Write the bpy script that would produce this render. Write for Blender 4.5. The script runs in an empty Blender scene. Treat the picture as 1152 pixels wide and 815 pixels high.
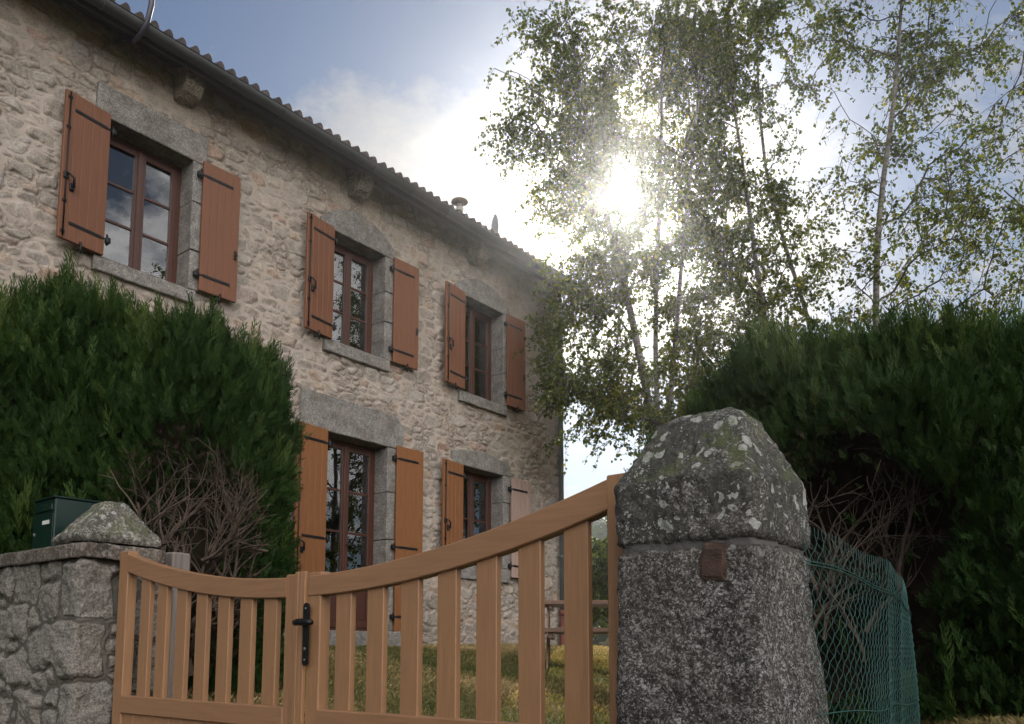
import bpy, math, random
import numpy as np
from mathutils import Vector, Matrix
rng = np.random.default_rng(7); random.seed(7)
C = bpy.context.scene.collection
sc = bpy.context.scene
R = math.radians
EZ = 1.5
SUN_AZ, SUN_EL = R(8.35), R(29.7)
SUN = np.array([math.sin(SUN_AZ)*math.cos(SUN_EL), math.cos(SUN_AZ)*math.cos(SUN_EL), math.sin(SUN_EL)])

# ------------------------------------------------------------------ noise
def _h(ix, iy, iz, seed):
    n = (ix*374761393 + iy*668265263 + iz*2147483647 + seed*1274126177) & 0xffffffff
    n = ((n ^ (n >> 13))*1274126177) & 0xffffffff
    n = ((n ^ (n >> 16))*np.int64(22468225)) & 0xffffffff
    return ((n ^ (n >> 15)) & 0xffffff)/float(0xffffff)*2-1
def vnoise(p, s=1.0, seed=0):
    p = np.asarray(p, float)*s
    i = np.floor(p).astype(np.int64); f = p-i; f = f*f*(3-2*f)
    x, y, z = i[..., 0], i[..., 1], i[..., 2]
    r = 0
    for dx in (0, 1):
        wx = f[..., 0] if dx else 1-f[..., 0]
        for dy in (0, 1):
            wy = f[..., 1] if dy else 1-f[..., 1]
            for dz in (0, 1):
                wz = f[..., 2] if dz else 1-f[..., 2]
                r = r + wx*wy*wz*_h(x+dx, y+dy, z+dz, seed)
    return r
def fbm(p, s=1.0, seed=0, o=4, g=.5):
    r = 0; a = 1; t = 0
    for k in range(o):
        r = r+a*vnoise(p, s*2.03**k, seed+k*17); t += a; a *= g
    return r/t
def sstep(a, b, x):
    t = np.clip((x-a)/(b-a), 0, 1); return t*t*(3-2*t)

# ------------------------------------------------------------------ objects
def tag(o, label=None, cat=None, group=None, kind=None):
    if label: o['label'] = label
    if cat: o['category'] = cat
    if group: o['group'] = group
    if kind: o['kind'] = kind
    return o
def empty(name, loc=(0, 0, 0), rz=0, label=None, cat=None, group=None):
    o = bpy.data.objects.new(name, None); C.objects.link(o)
    o.location = loc; o.rotation_euler = (0, 0, rz); o.empty_display_size = .1
    return tag(o, label, cat, group)
def link(name, me, mat, parent=None):
    o = bpy.data.objects.new(name, me); C.objects.link(o)
    if mat is not None: me.materials.append(mat)
    if parent: o.parent = parent
    return o
def npmesh(name, V, F, smooth=False, cols=None):
    """V (n,3), F (m,k) fixed size faces"""
    me = bpy.data.meshes.new(name)
    V = np.ascontiguousarray(V, np.float32); F = np.ascontiguousarray(F, np.int32)
    m, k = F.shape
    me.vertices.add(len(V)); me.vertices.foreach_set('co', V.ravel())
    me.loops.add(m*k); me.loops.foreach_set('vertex_index', F.ravel())
    me.polygons.add(m)
    me.polygons.foreach_set('loop_start', np.arange(0, m*k, k, dtype=np.int32))
    me.polygons.foreach_set('loop_total', np.full(m, k, np.int32))
    me.polygons.foreach_set('use_smooth', np.full(m, smooth, bool))
    if cols is not None:
        for nm, c in cols.items():
            a = me.color_attributes.new(nm, 'FLOAT_COLOR', 'POINT')
            cc = np.ones((len(V), 4), np.float32); cc[:, :c.shape[1]] = c
            a.data.foreach_set('color', cc.ravel())
    me.update(calc_edges=True)
    return me
class MB:
    def __init__(s): s.v = []; s.f = []; s.sm = []
    def add(s, vs, fs, smooth=False):
        b = len(s.v); s.v += [tuple(v) for v in vs]; s.f += [tuple(b+i for i in f) for f in fs]; s.sm += [smooth]*len(fs)
        return s
    def box(s, x0, x1, y0, y1, z0, z1, b=.003):
        """box with chamfered edges"""
        lo = (x0, y0, z0); hi = (x1, y1, z1)
        b = min(b, (x1-x0)*.3, (y1-y0)*.3, (z1-z0)*.3)
        vs = []; idx = {}
        for cx in (0, 1):
            for cy in (0, 1):
                for cz in (0, 1):
                    c = (cx, cy, cz)
                    for a in range(3):
                        p = []
                        for k in range(3):
                            base = hi[k] if c[k] else lo[k]
                            if k != a: base += -b if c[k] else b
                            p.append(base)
                        idx[(c, a)] = len(vs); vs.append(p)
        fs = []
        for a in range(3):
            o1, o2 = [(1, 2), (2, 0), (0, 1)][a]
            for sgn in (0, 1):
                q = []
                for (m, n) in ((0, 0), (1, 0), (1, 1), (0, 1)):
                    c = [0, 0, 0]; c[a] = sgn; c[o1] = m; c[o2] = n; q.append(idx[(tuple(c), a)])
                fs.append(q if sgn else q[::-1])
        for a in range(3):  # edges along axis a
            o1, o2 = [(1, 2), (2, 0), (0, 1)][a]
            for m in (0, 1):
                for n in (0, 1):
                    c0 = [0, 0, 0]; c1 = [0, 0, 0]; c0[o1] = c1[o1] = m; c0[o2] = c1[o2] = n; c1[a] = 1
                    c0 = tuple(c0); c1 = tuple(c1)
                    q = [idx[(c0, o1)], idx[(c1, o1)], idx[(c1, o2)], idx[(c0, o2)]]
                    fs.append(q if m == n else q[::-1])
        for cx in (0, 1):
            for cy in (0, 1):
                for cz in (0, 1):
                    c = (cx, cy, cz); q = [idx[(c, 0)], idx[(c, 1)], idx[(c, 2)]]
                    fs.append(q if (cx+cy+cz) % 2 else q[::-1])
        return s.add(vs, fs)
    def tube(s, pts, rad, n=6, cap=True):
        pts = [Vector(p) for p in pts]
        if not hasattr(rad, '__len__'): rad = [rad]*len(pts)
        vs = []; fs = []; ref = None
        for i, p in enumerate(pts):
            t = (pts[min(i+1, len(pts)-1)]-pts[max(i-1, 0)])
            if t.length < 1e-9: t = Vector((0, 0, 1))
            t.normalize()
            if ref is None: ref = t.orthogonal().normalized()
            ref = (ref-t*ref.dot(t))
            if ref.length < 1e-6: ref = t.orthogonal()
            ref.normalize(); w = t.cross(ref)
            for k in range(n):
                a = 2*math.pi*k/n
                vs.append(p+(ref*math.cos(a)+w*math.sin(a))*rad[i])
        for i in range(len(pts)-1):
            for k in range(n):
                k2 = (k+1) % n
                fs.append((i*n+k, i*n+k2, (i+1)*n+k2, (i+1)*n+k))
        if cap:
            fs.append(tuple(range(n-1, -1, -1))); fs.append(tuple((len(pts)-1)*n+k for k in range(n)))
        return s.add(vs, fs, True)
    def prism(s, poly, y0, y1):
        """xz polygon (counter-clockwise seen from -y) extruded from y0 (front) to y1"""
        n = len(poly)
        vs = [(x, y0, z) for x, z in poly]+[(x, y1, z) for x, z in poly]
        fs = [tuple(range(n)), tuple(range(2*n-1, n-1, -1))]
        fs += [((i+1) % n, i, i+n, (i+1) % n+n) for i in range(n)]
        return s.add(vs, fs)
    def build(s, name, mat, parent=None):
        me = bpy.data.meshes.new(name); me.from_pydata(s.v, [], s.f)
        me.polygons.foreach_set('use_smooth', s.sm); me.update()
        return link(name, me, mat, parent)
def copy_tree(o, parent=None):
    c = o.copy(); C.objects.link(c); c.parent = parent
    for ch in [x for x in C.objects if x.parent == o]: copy_tree(ch, c)
    return c

# ------------------------------------------------------------------ materials
def newmat(name):
    m = bpy.data.materials.new(name); m.use_nodes = True
    nt = m.node_tree; nt.nodes.clear()
    out = nt.nodes.new('ShaderNodeOutputMaterial')
    return m, nt, out
class N:
    def __init__(s, nt): s.nt = nt
    def __call__(s, typ, ins=None, **kw):
        n = s.nt.nodes.new('ShaderNode'+typ)
        for k, v in kw.items(): setattr(n, k, v)
        for k, v in (ins or {}).items():
            if isinstance(v, bpy.types.NodeSocket): s.nt.links.new(v, n.inputs[k])
            elif hasattr(v, 'outputs'): s.nt.links.new(v.outputs[0], n.inputs[k])
            else: n.inputs[k].default_value = v
        return n
    def ramp(s, fac, stops, mode='LINEAR'):
        n = s.nt.nodes.new('ShaderNodeValToRGB'); n.color_ramp.interpolation = mode
        e = n.color_ramp.elements
        while len(e) > 1: e.remove(e[-1])
        for i, (p, c) in enumerate(stops):
            x = e[0] if i == 0 else e.new(p)
            x.position = p; x.color = (c if hasattr(c, '__len__') else (c, c, c)) + (() if hasattr(c, '__len__') and len(c) == 4 else (1,)) if hasattr(c, '__len__') else (c, c, c, 1)
        s.nt.links.new(fac, n.inputs[0]); return n.outputs[0]
    def mix(s, f, a, b, bt='MIX'):
        n = s.nt.nodes.new('ShaderNodeMix'); n.data_type = 'RGBA'; n.blend_type = bt
        for k, v in ((0, f), (6, a), (7, b)):
            if isinstance(v, bpy.types.NodeSocket): s.nt.links.new(v, n.inputs[k])
            else: n.inputs[k].default_value = v if k == 0 else (tuple(v)+(1,))[:4]
        return n.outputs[2]
    def math(s, op, a, b=None, c=None, clamp=False):
        n = s.nt.nodes.new('ShaderNodeMath'); n.operation = op; n.use_clamp = clamp
        for k, v in ((0, a), (1, b), (2, c)):
            if v is None: continue
            if isinstance(v, bpy.types.NodeSocket): s.nt.links.new(v, n.inputs[k])
            else: n.inputs[k].default_value = v
        return n.outputs[0]
    def noise(s, vec, scale, detail=4, rough=.55, out=0, **kw):
        n = s('TexNoise', {'Vector': vec, 'Scale': scale, 'Detail': detail, 'Roughness': rough}, **kw)
        return n.outputs[out]
    def voro(s, vec, scale, feature='F1', out='Distance', rnd=1):
        n = s('TexVoronoi', {'Vector': vec, 'Scale': scale, 'Randomness': rnd}, feature=feature)
        return n.outputs[out]
    def obj(s): return s('TexCoord').outputs['Object']
    def mapping(s, vec, scale=(1, 1, 1), rot=(0, 0, 0)):
        return s('Mapping', {'Vector': vec, 'Scale': scale, 'Rotation': rot}).outputs[0]
    def bump(s, h, strength=.5, dist=.01, nrm=None):
        d = {'Height': h, 'Strength': strength, 'Distance': dist}
        if nrm: d['Normal'] = nrm
        return s('Bump', d).outputs[0]
    def princ(s, out, color, rough=.8, normal=None, metal=0, spec=.5, **kw):
        d = {'Base Color': color if isinstance(color, bpy.types.NodeSocket) else tuple(color)+(1,), 'Roughness': rough, 'Metallic': metal, 'Specular IOR Level': spec}
        if normal: d['Normal'] = normal
        d.update(kw)
        p = s('BsdfPrincipled', d)
        s.nt.links.new(p.outputs[0], out.inputs[0]); return p

def mat_simple(name, col, rough=.6, metal=0, var=.15, bump=.15, scale=30, spec=.5):
    m, nt, out = newmat(name); n = N(nt); co = n.obj()
    a = n.noise(co, scale*.3, 5)
    c = n.mix(n.ramp(a, [(.3, 0.0), (.7, 1.0)]), tuple(x*(1-var) for x in col), tuple(min(1, x*(1+var)) for x in col))
    b = n.noise(co, scale*3, 4)
    n.princ(out, c, rough, n.bump(b, bump, .004), metal, spec)
    return m
def mat_wood(name, col, axis='Z', rough=.45, grain=.35, dark=None, scale=1.0, spec=.4, weather=0, bumpd=.002):
    m, nt, out = newmat(name); n = N(nt); co = n.obj()
    sc_ = {'Z': (9, 9, .55), 'X': (.55, 9, 9), 'Y': (9, .55, 9)}[axis]
    v = n.mapping(co, tuple(x*scale for x in sc_))
    g = n.noise(v, 6, 6, .6, Distortion=0) if False else n.noise(v, 6, 6, .6)
    f = n.noise(n.mapping(co, tuple(x*scale*4 for x in sc_)), 8, 3, .6)
    dk = dark or tuple(x*(1-grain) for x in col)
    c = n.mix(n.ramp(g, [(.35, 0.0), (.65, 1.0)]), dk, col)
    c = n.mix(n.math('MULTIPLY', f, .25), c, tuple(x*.6 for x in col))
    blot = n.noise(co, 2.3, 3)
    c = n.mix(n.ramp(blot, [(.35, 0.0), (.75, .30)]), c, tuple(x*.75 for x in col))
    if weather:
        w = n.ramp(n.noise(v, 3, 6, .7), [(.3, 0.0), (.6, 1.0)])
        c = n.mix(n.math('MULTIPLY', w, weather), c, (.34, .25, .21))
    n.princ(out, c, rough, n.bump(f, .35, bumpd), 0, spec)
    return m
def mat_granite(name, base=(.30, .29, .28), dark=(.07, .07, .075), light=(.55, .53, .50), scale=1.0, lichen=0, brown=.2, bump=.6):
    m, nt, out = newmat(name); n = N(nt); co = n.obj()
    wob = n.mix(.012, co, n.noise(co, 70*scale, 2, .5, out=1))
    v1 = n.voro(wob, 120*scale, out='Color'); r1 = n('SeparateColor', {'Color': v1}).outputs[0]
    f = n.noise(co, 210*scale, 4, .7); pat = n.noise(co, 26*scale, 4, .6)
    q = n.math('ADD', n.math('ADD', n.math('MULTIPLY', r1, .42), n.math('MULTIPLY', f, .55)), n.math('MULTIPLY', n.math('SUBTRACT', pat, .5), .55))
    c = n.ramp(q, [(.34, dark), (.44, tuple(x*.72 for x in base)), (.55, base), (.64, light)])
    big = n.noise(co, 3.2, 6, .65)
    c = n.mix(n.math('MULTIPLY', n.ramp(big, [(.35, 0.0), (.7, 1.0)]), brown*2, clamp=True), c, n.mix(.5, c, (.24, .19, .14)))
    c = n.mix(n.ramp(n.noise(co, 7, 6, .72), [(.42, 0.0), (.60, .7)]), c, n.mix(1.0, c, (.50, .47, .45), 'MULTIPLY'))
    h = n.noise(co, 60*scale, 6, .7)
    hh = n.math('ADD', n.math('MULTIPLY', h, .7), n.math('MULTIPLY', n.noise(co, 14*scale, 4, .6), 1.2))
    if lichen:
        co2 = n.mix(.06, co, n.noise(co, 18, 4, .6, out=1))
        z = n('SeparateXYZ', {'Vector': co}).outputs[2]
        nb = n.noise(co, 7, 6, .7)
        # dark algae crust with pale lichen rosettes on the upper stone
        nz = n('SeparateXYZ', {'Vector': n('NewGeometry').outputs['Normal']}).outputs[2]
        top = n.math('MULTIPLY', n('MapRange', {'Value': z, 'From Min': 1.72, 'From Max': 1.80}).outputs[0], lichen)
        da = n.math('MULTIPLY', n.ramp(nb, [(.30, 0.0), (.55, .8)]), top)
        c = n.mix(da, c, n.mix(n.noise(co, 60, 3), (.022, .024, .016), (.075, .072, .06)))
        e = n.voro(co2, 27, out='Distance')
        cell = n('SeparateColor', {'Color': n.voro(co2, 27, out='Color')}).outputs[0]
        on = n.math('MULTIPLY', n.math('LESS_THAN', e, n.math('MULTIPLY', cell, .50)), n.math('GREATER_THAN', n.noise(co, 9, 3), n.math('SUBTRACT', .50, n.math('MULTIPLY', nz, .22))))
        s2 = n.math('MULTIPLY', n.math('LESS_THAN', n.voro(co2, 95), .28), n.math('GREATER_THAN', n.noise(co, 16, 3), .52))
        on = n.math('MAXIMUM', on, s2)
        on = n.math('MULTIPLY', on, n.math('ADD', n.math('MULTIPLY', top, .85), .10))
        c = n.mix(n.math('MULTIPLY', on, .85), c, n.mix(n.noise(co, 90, 3), (.25, .25, .235), (.50, .50, .46)))
        moss = n.math('MULTIPLY', n.ramp(n.noise(co, 11, 5, .7), [(.5, 0.0), (.62, 1.0)]), n.math('MULTIPLY', n.math('MULTIPLY', n.math('GREATER_THAN', nz, .3), .6), top))
        c = n.mix(moss, c, (.085, .10, .035))
        hh = n.math('ADD', hh, n.math('MULTIPLY', on, .15))
    n.princ(out, c, .85, n.bump(hh, bump, .012), 0, .3)
    return m
def mat_rubble(name, mortar, stops, darkedge=(.10, .085, .07), fine=60, speck=.35, bump=.5):
    """attribute 'st': r random per stone, g random 2, b mortar mask (1 = stone)"""
    m, nt, out = newmat(name); n = N(nt); co = n.obj()
    at = n('Attribute', attribute_name='st'); sp = n('SeparateColor', {'Color': at.outputs['Color']})
    c = n.ramp(sp.outputs[0], stops)
    nz = n.noise(co, 9, 6, .7)
    c = n.mix(n.ramp(nz, [(.38, 0.0), (.62, .85)]), c, n.mix(1.0, c, (.60, .56, .52), 'MULTIPLY'))
    f = n.noise(co, fine, 5, .75)
    c = n.mix(speck, c, n.ramp(f, [(.33, (.06, .055, .05)), (.5, (.33, .30, .26)), (.68, (.62, .58, .52))]))
    g2 = n.noise(co, fine*2.2, 3, .6)
    mc = n.mix(n.ramp(n.noise(co, 3, 5, .65), [(.35, 0.0), (.65, 1.0)]), mortar, tuple(x*.78 for x in mortar))
    mc = n.mix(n.math('MULTIPLY', n.ramp(g2, [(.4, 1.0), (.6, 0.0)]), .35), mc, tuple(x*.6 for x in mortar))
    mask = n.ramp(n.math('ADD', sp.outputs[2], n.math('MULTIPLY', n.math('SUBTRACT', n.noise(co, 26, 5, .65), .5), .9)), [(.42, 0.0), (.58, 1.0)])
    cc = n.mix(mask, mc, c)
    cc = n.mix(n.math('MULTIPLY', n.math('SUBTRACT', 1, sp.outputs[1]), .62), cc, (.11, .09, .07))  # crevices darkened: joint dirt plus gap shade put into the colour
    big = n.noise(co, .55, 5, .6)
    cc = n.mix(n.ramp(big, [(.42, 0.0), (.68, .45)]), cc, n.mix(1.0, cc, (.72, .68, .62), 'MULTIPLY'))
    h = n.math('ADD', n.math('MULTIPLY', f, .6), n.math('MULTIPLY', n.noise(co, 22, 6, .7), 1.0))
    h = n.math('ADD', n.math('MULTIPLY', h, n.math('ADD', n.math('MULTIPLY', mask, .75), .25)), n.math('MULTIPLY', mask, .15))
    n.princ(out, cc, .92, n.bump(h, bump, .022), 0, .2)
    return m
def mat_leaf(name, c0, c1, c2, trans=.45, rough=.5, spec=.25, tm=(1.3, 1.5, .6)):
    m, nt, out = newmat(name); n = N(nt)
    at = n('Attribute', attribute_name='tint'); s = n('SeparateColor', {'Color': at.outputs['Color']})
    c = n.ramp(s.outputs[0], [(0, c0), (.6, c1), (1, c2)])
    p = n('BsdfPrincipled', {'Base Color': c, 'Roughness': rough, 'Specular IOR Level': spec})
    t = n('BsdfTranslucent', {'Color': n.mix(1.0, c, tm, 'MULTIPLY')})
    mx = n('MixShader', {0: trans}); nt.links.new(p.outputs[0], mx.inputs[1]); nt.links.new(t.outputs[0], mx.inputs[2])
    nt.links.new(mx.outputs[0], out.inputs[0]); return m

M = {}
M['shutter'] = mat_wood('shutter_brown', (.178, .070, .033), 'Z', .55, .25, scale=1.2)
M['shutter_warm'] = mat_wood('shutter_orange', (.225, .088, .028), 'Z', .55, .25, scale=1.2)
M['shutter_pale'] = mat_wood('shutter_weathered', (.33, .21, .17), 'Z', .6, .2, weather=.6)
M['joinery'] = mat_wood('window_joinery', (.075, .028, .018), 'Z', .4, .3, scale=1.5)
M['gate_v'] = mat_wood('gate_tan_upright', (.325, .172, .086), 'Z', .45, .22, scale=1.6, bumpd=.0006)
M['gate_h'] = mat_wood('gate_tan_rail', (.305, .162, .084), 'X', .45, .22, scale=1.6, bumpd=.0006)
M['black_iron'] = mat_simple('black_iron', (.016, .016, .017), .45, .6, .2, .3, 60)
M['gutter'] = mat_simple('slate_grey_zinc', (.055, .056, .058), .5, .3, .3, .15, 8)
M['soffit'] = mat_simple('dark_soffit', (.035, .030, .028), .7, 0, .3, .3, 12)
M['tile'] = mat_simple('roof_tile', (.050, .036, .032), .85, 0, .6, .6, 26)
M['zinc'] = mat_simple('zinc_pipe', (.11, .125, .125), .5, .3, .2, .1, 12)
M['rust'] = mat_simple('rust_iron', (.12, .035, .025), .8, .1, .5, .6, 40)
M['rustplate'] = mat_simple('rusty_socket', (.066, .036, .026), .95, 0, .6, 1.0, 60)
M['greenbox'] = mat_simple('green_enamel', (.004, .018, .013), .28, 0, .08, .04, 10)
M['label'] = mat_simple('paper_label', (.60, .60, .56), .5, 0, .05, 0, 10)
M['post'] = mat_wood('grey_weathered_post', (.22, .20, .18), 'Z', .85, .45, weather=.35, bumpd=.006)
M['table'] = mat_wood('picnic_wood', (.17, .085, .05), 'X', .5, .3, weather=.15)
M['fence'] = mat_simple('green_plastic_wire', (.012, .060, .052), .6, 0, .1, 0, 20)
M['flue'] = mat_simple('flue_metal', (.33, .31, .28), .5, .3, .3, .2, 30)
M['flue_cap'] = mat_simple('flue_cap_rust', (.22, .12, .07), .7, .1, .4, .4, 30)
M['dish'] = mat_simple('dish_grey', (.30, .31, .32), .5, 0, .1, .05, 30)
M['conduit'] = mat_simple('dark_blue_conduit', (.035, .03, .05), .5, 0, .2, .05, 30)
M['cable'] = mat_simple('black_cable', (.02, .02, .022), .6, 0, .1, 0, 30)
M['granite'] = mat_granite('granite_dressed', (.225, .213, .20), (.12, .115, .11), (.31, .295, .28), 1.2, 0, .3, .35)
M['corbel'] = mat_granite('corbel_stone', (.27, .235, .195), (.13, .11, .09), (.38, .35, .31), .8, 0, .5, .5)
M['pillar'] = mat_granite('pillar_granite', (.082, .077, .075), (.017, .016, .016), (.31, .30, .29), 1.8, 1.0, .2, 1.0)
M['capstone'] = mat_granite('cap_granite', (.22, .20, .17), (.06, .055, .05), (.42, .39, .35), .75, .8, .4, 1.0)
M['wall'] = mat_rubble('house_rubble', (.43, .36, .305), [(0, (.26, .218, .188)), (.18, (.42, .348, .295)), (.35, (.33, .29, .265)), (.5, (.47, .392, .33)), (.66, (.30, .25, .218)), (.8, (.42, .375, .34)), (.92, (.42, .295, .21)), (.97, (.36, .22, .17)), (1, (.33, .335, .35))])
M['garden_wall'] = mat_rubble('garden_rubble', (.11, .10, .086), [(0, (.07, .065, .058)), (.3, (.115, .105, .09)), (.6, (.085, .083, .082)), (.85, (.105, .09, .07)), (1, (.125, .115, .105))], fine=90, speck=.5, bump=.8)
M['coping'] = mat_granite('coping_stone', (.115, .10, .085), (.04, .035, .03), (.22, .20, .18), .75, 0, .5, 1.0)
M['hedge'] = mat_leaf('cypress_green', (.015, .034, .008), (.031, .064, .013), (.085, .115, .026), .25, .6, .15, (1.2, 1.4, .6))
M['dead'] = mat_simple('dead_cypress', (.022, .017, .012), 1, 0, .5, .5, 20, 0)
M['deadfrond'] = mat_simple('dead_brown_frond', (.032, .023, .016), 1, 0, .5, 0, 20, 0)
M['twig'] = mat_simple('hedge_branch_bark', (.082, .060, .046), .9, 0, .35, .8, 40, .2)
M['birch_leaf'] = mat_leaf('birch_leaf', (.034, .052, .014), (.066, .088, .018), (.25, .22, .035), .47, .5, .2, (2.1, 2.0, .5))
M['branch'] = mat_simple('birch_branch_bark', (.075, .060, .050), .85, 0, .3, .4, 30, .2)

def birch_bark():
    m, nt, out = newmat('birch_bark'); n = N(nt); co = n.obj()
    v = n.mapping(co, (2, 2, 9)); a = n.noise(v, 3, 5, .7)
    c = n.ramp(a, [(.38, (.035, .03, .028)), (.46, (.13, .115, .10)), (.7, (.23, .21, .185))])
    b = n.noise(n.mapping(co, (1, 1, 7)), 14, 4, .7)
    c = n.mix(n.ramp(b, [(.55, 0.0), (.66, .8)]), c, (.05, .04, .035))
    n.princ(out, c, .75, n.bump(b, .5, .01), 0, .3); return m
M['birch_bark'] = birch_bark()
def glass():
    m, nt, out = newmat('window_glass'); n = N(nt); co = n.obj()
    w = n.bump(n.noise(co, 2.2, 2), .03, .03)
    fr = n('Fresnel', {'IOR': 2.4, 'Normal': w})
    g = n('BsdfGlossy', {'Color': (1, 1, 1, 1), 'Roughness': .0, 'Normal': w})
    t = n('BsdfTransparent', {'Color': (.75, .78, .77, 1)})
    mx = n('MixShader', {0: fr}); nt.links.new(t.outputs[0], mx.inputs[1]); nt.links.new(g.outputs[0], mx.inputs[2])
    nt.links.new(mx.outputs[0], out.inputs[0]); return m
M['glass'] = glass()
M['curtain'] = mat_simple('dark_room', (.05, .045, .04), .9)

def mat_ground():
    m, nt, out = newmat('ground_soil_grass'); n = N(nt)
    co = n('NewGeometry').outputs['Position']
    a = n.noise(co, .9, 6, .6); b = n.noise(co, 14, 5, .7); f = n.noise(co, 90, 3, .7)
    g = n.mix(b, (.055, .080, .022), (.12, .13, .04))
    s = n.mix(b, (.16, .12, .065), (.27, .20, .10))
    c = n.mix(n.ramp(a, [(.38, 0.0), (.6, 1.0)]), g, s)
    c = n.mix(n.math('MULTIPLY', f, .4), c, (.04, .035, .02))
    n.princ(out, c, .95, n.bump(n.math('ADD', b, f), .8, .03), 0, .1); return m
M['ground'] = mat_ground()
M['grass'] = mat_leaf('grass_blade', (.07, .085, .024), (.22, .175, .07), (.42, .31, .16), .3, .6, .2, (1.2, 1.2, .6))
M['road'] = mat_simple('road_asphalt', (.055, .053, .050), .9, 0, .2, .8, 30)
M['forest'] = mat_leaf('far_forest', (.018, .034, .012), (.032, .055, .016), (.065, .09, .025), .2, .8, .1)

# ------------------------------------------------------------------ ground
H0 = np.array([-1.51, 9.8]); HA = R(38.4); HDIR = np.array([math.sin(HA), math.cos(HA)]); HN = np.array([math.cos(HA), -math.sin(HA)])
G0 = np.array([-.834, 3.29]); GRZ = R(-38.6); GX = np.array([math.cos(GRZ), math.sin(GRZ)]); GY = np.array([-math.sin(GRZ), math.cos(GRZ)])
def gz(x, y):
    x = np.asarray(x, float); y = np.asarray(y, float)
    o = (x-H0[0])*HN[0]+(y-H0[1])*HN[1]
    oc = np.clip(o, 0, 8)
    z = 1.52-.03*oc-.04*oc*oc
    z = np.where(z < .3, .3, z)
    k = (x-G0[0])*GY[0]+(y-G0[1])*GY[1]      # behind the gate
    lx = (x-G0[0])*GX[0]+(y-G0[1])*GX[1]
    z = np.where(k < .3, .3+(z-.3)*sstep(-.1, .35, k), z)
    bank = .35+.76*sstep(1.0, 2.4, x-.0*y)*sstep(1.9, 3.9, y)
    z = np.maximum(z, np.where(y < 9, bank, 0))
    z = np.where(k < -.75, z*0+.0+(z-.0)*sstep(-3.2, -.75, k), z) if False else z
    far = sstep(15, 34, y)
    z = z*(1-far)+far*(-1.5)
    d = np.hypot(x, y); az = np.arctan2(x, y)
    hill = 11.5*np.exp(-((d-85)/26)**2)*(.8+.2*np.cos(az*3.1+.2))
    hill = hill+np.where(d > 125, 7*sstep(125, 400, d), 0)
    z = z+hill+.035*fbm(np.stack([x, y, x*0], -1), .9, 3, 3)*(1-far)*sstep(-.2, .4, k)
    return z
t = np.linspace(-1, 1, 261); ax = np.sinh(t*7.2)/math.sinh(7.2)*700+1.0
ay = np.sinh(t*7.2)/math.sinh(7.2)*700+5.0
X, Y = np.meshgrid(ax, ay); Z = gz(X, Y)
def gridfaces(nr, nc):
    i = np.arange(nr-1)[:, None]*nc+np.arange(nc-1)[None, :]
    i = i.ravel(); return np.stack([i, i+1, i+nc+1, i+nc], 1)
g = link('ground', npmesh('ground', np.stack([X, Y, Z], -1).reshape(-1, 3), gridfaces(*X.shape), True), M['ground']); tag(g, kind='structure')
# street in front of the gate, with a kerb
LX = np.linspace(-14, 14, 57); LY = np.array([-5.2, -4, -3, -2, -1.2])
XX, YY = np.meshgrid(LX, LY)
PX = G0[0]+XX*GX[0]+YY*GY[0]; PY_ = G0[1]+XX*GX[1]+YY*GY[1]
o = link('road', npmesh('road', np.stack([PX, PY_, PX*0+.42], -1).reshape(-1, 3), gridfaces(*XX.shape)), M['road']); tag(o, kind='structure')
mb = MB(); mb.box(-14, 14, -1.2, -1.08, .2, .45, .01)
o = mb.build('kerb', M['coping']); o.location = (G0[0], G0[1], 0); o.rotation_euler = (0, 0, GRZ); tag(o, kind='structure')

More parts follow.
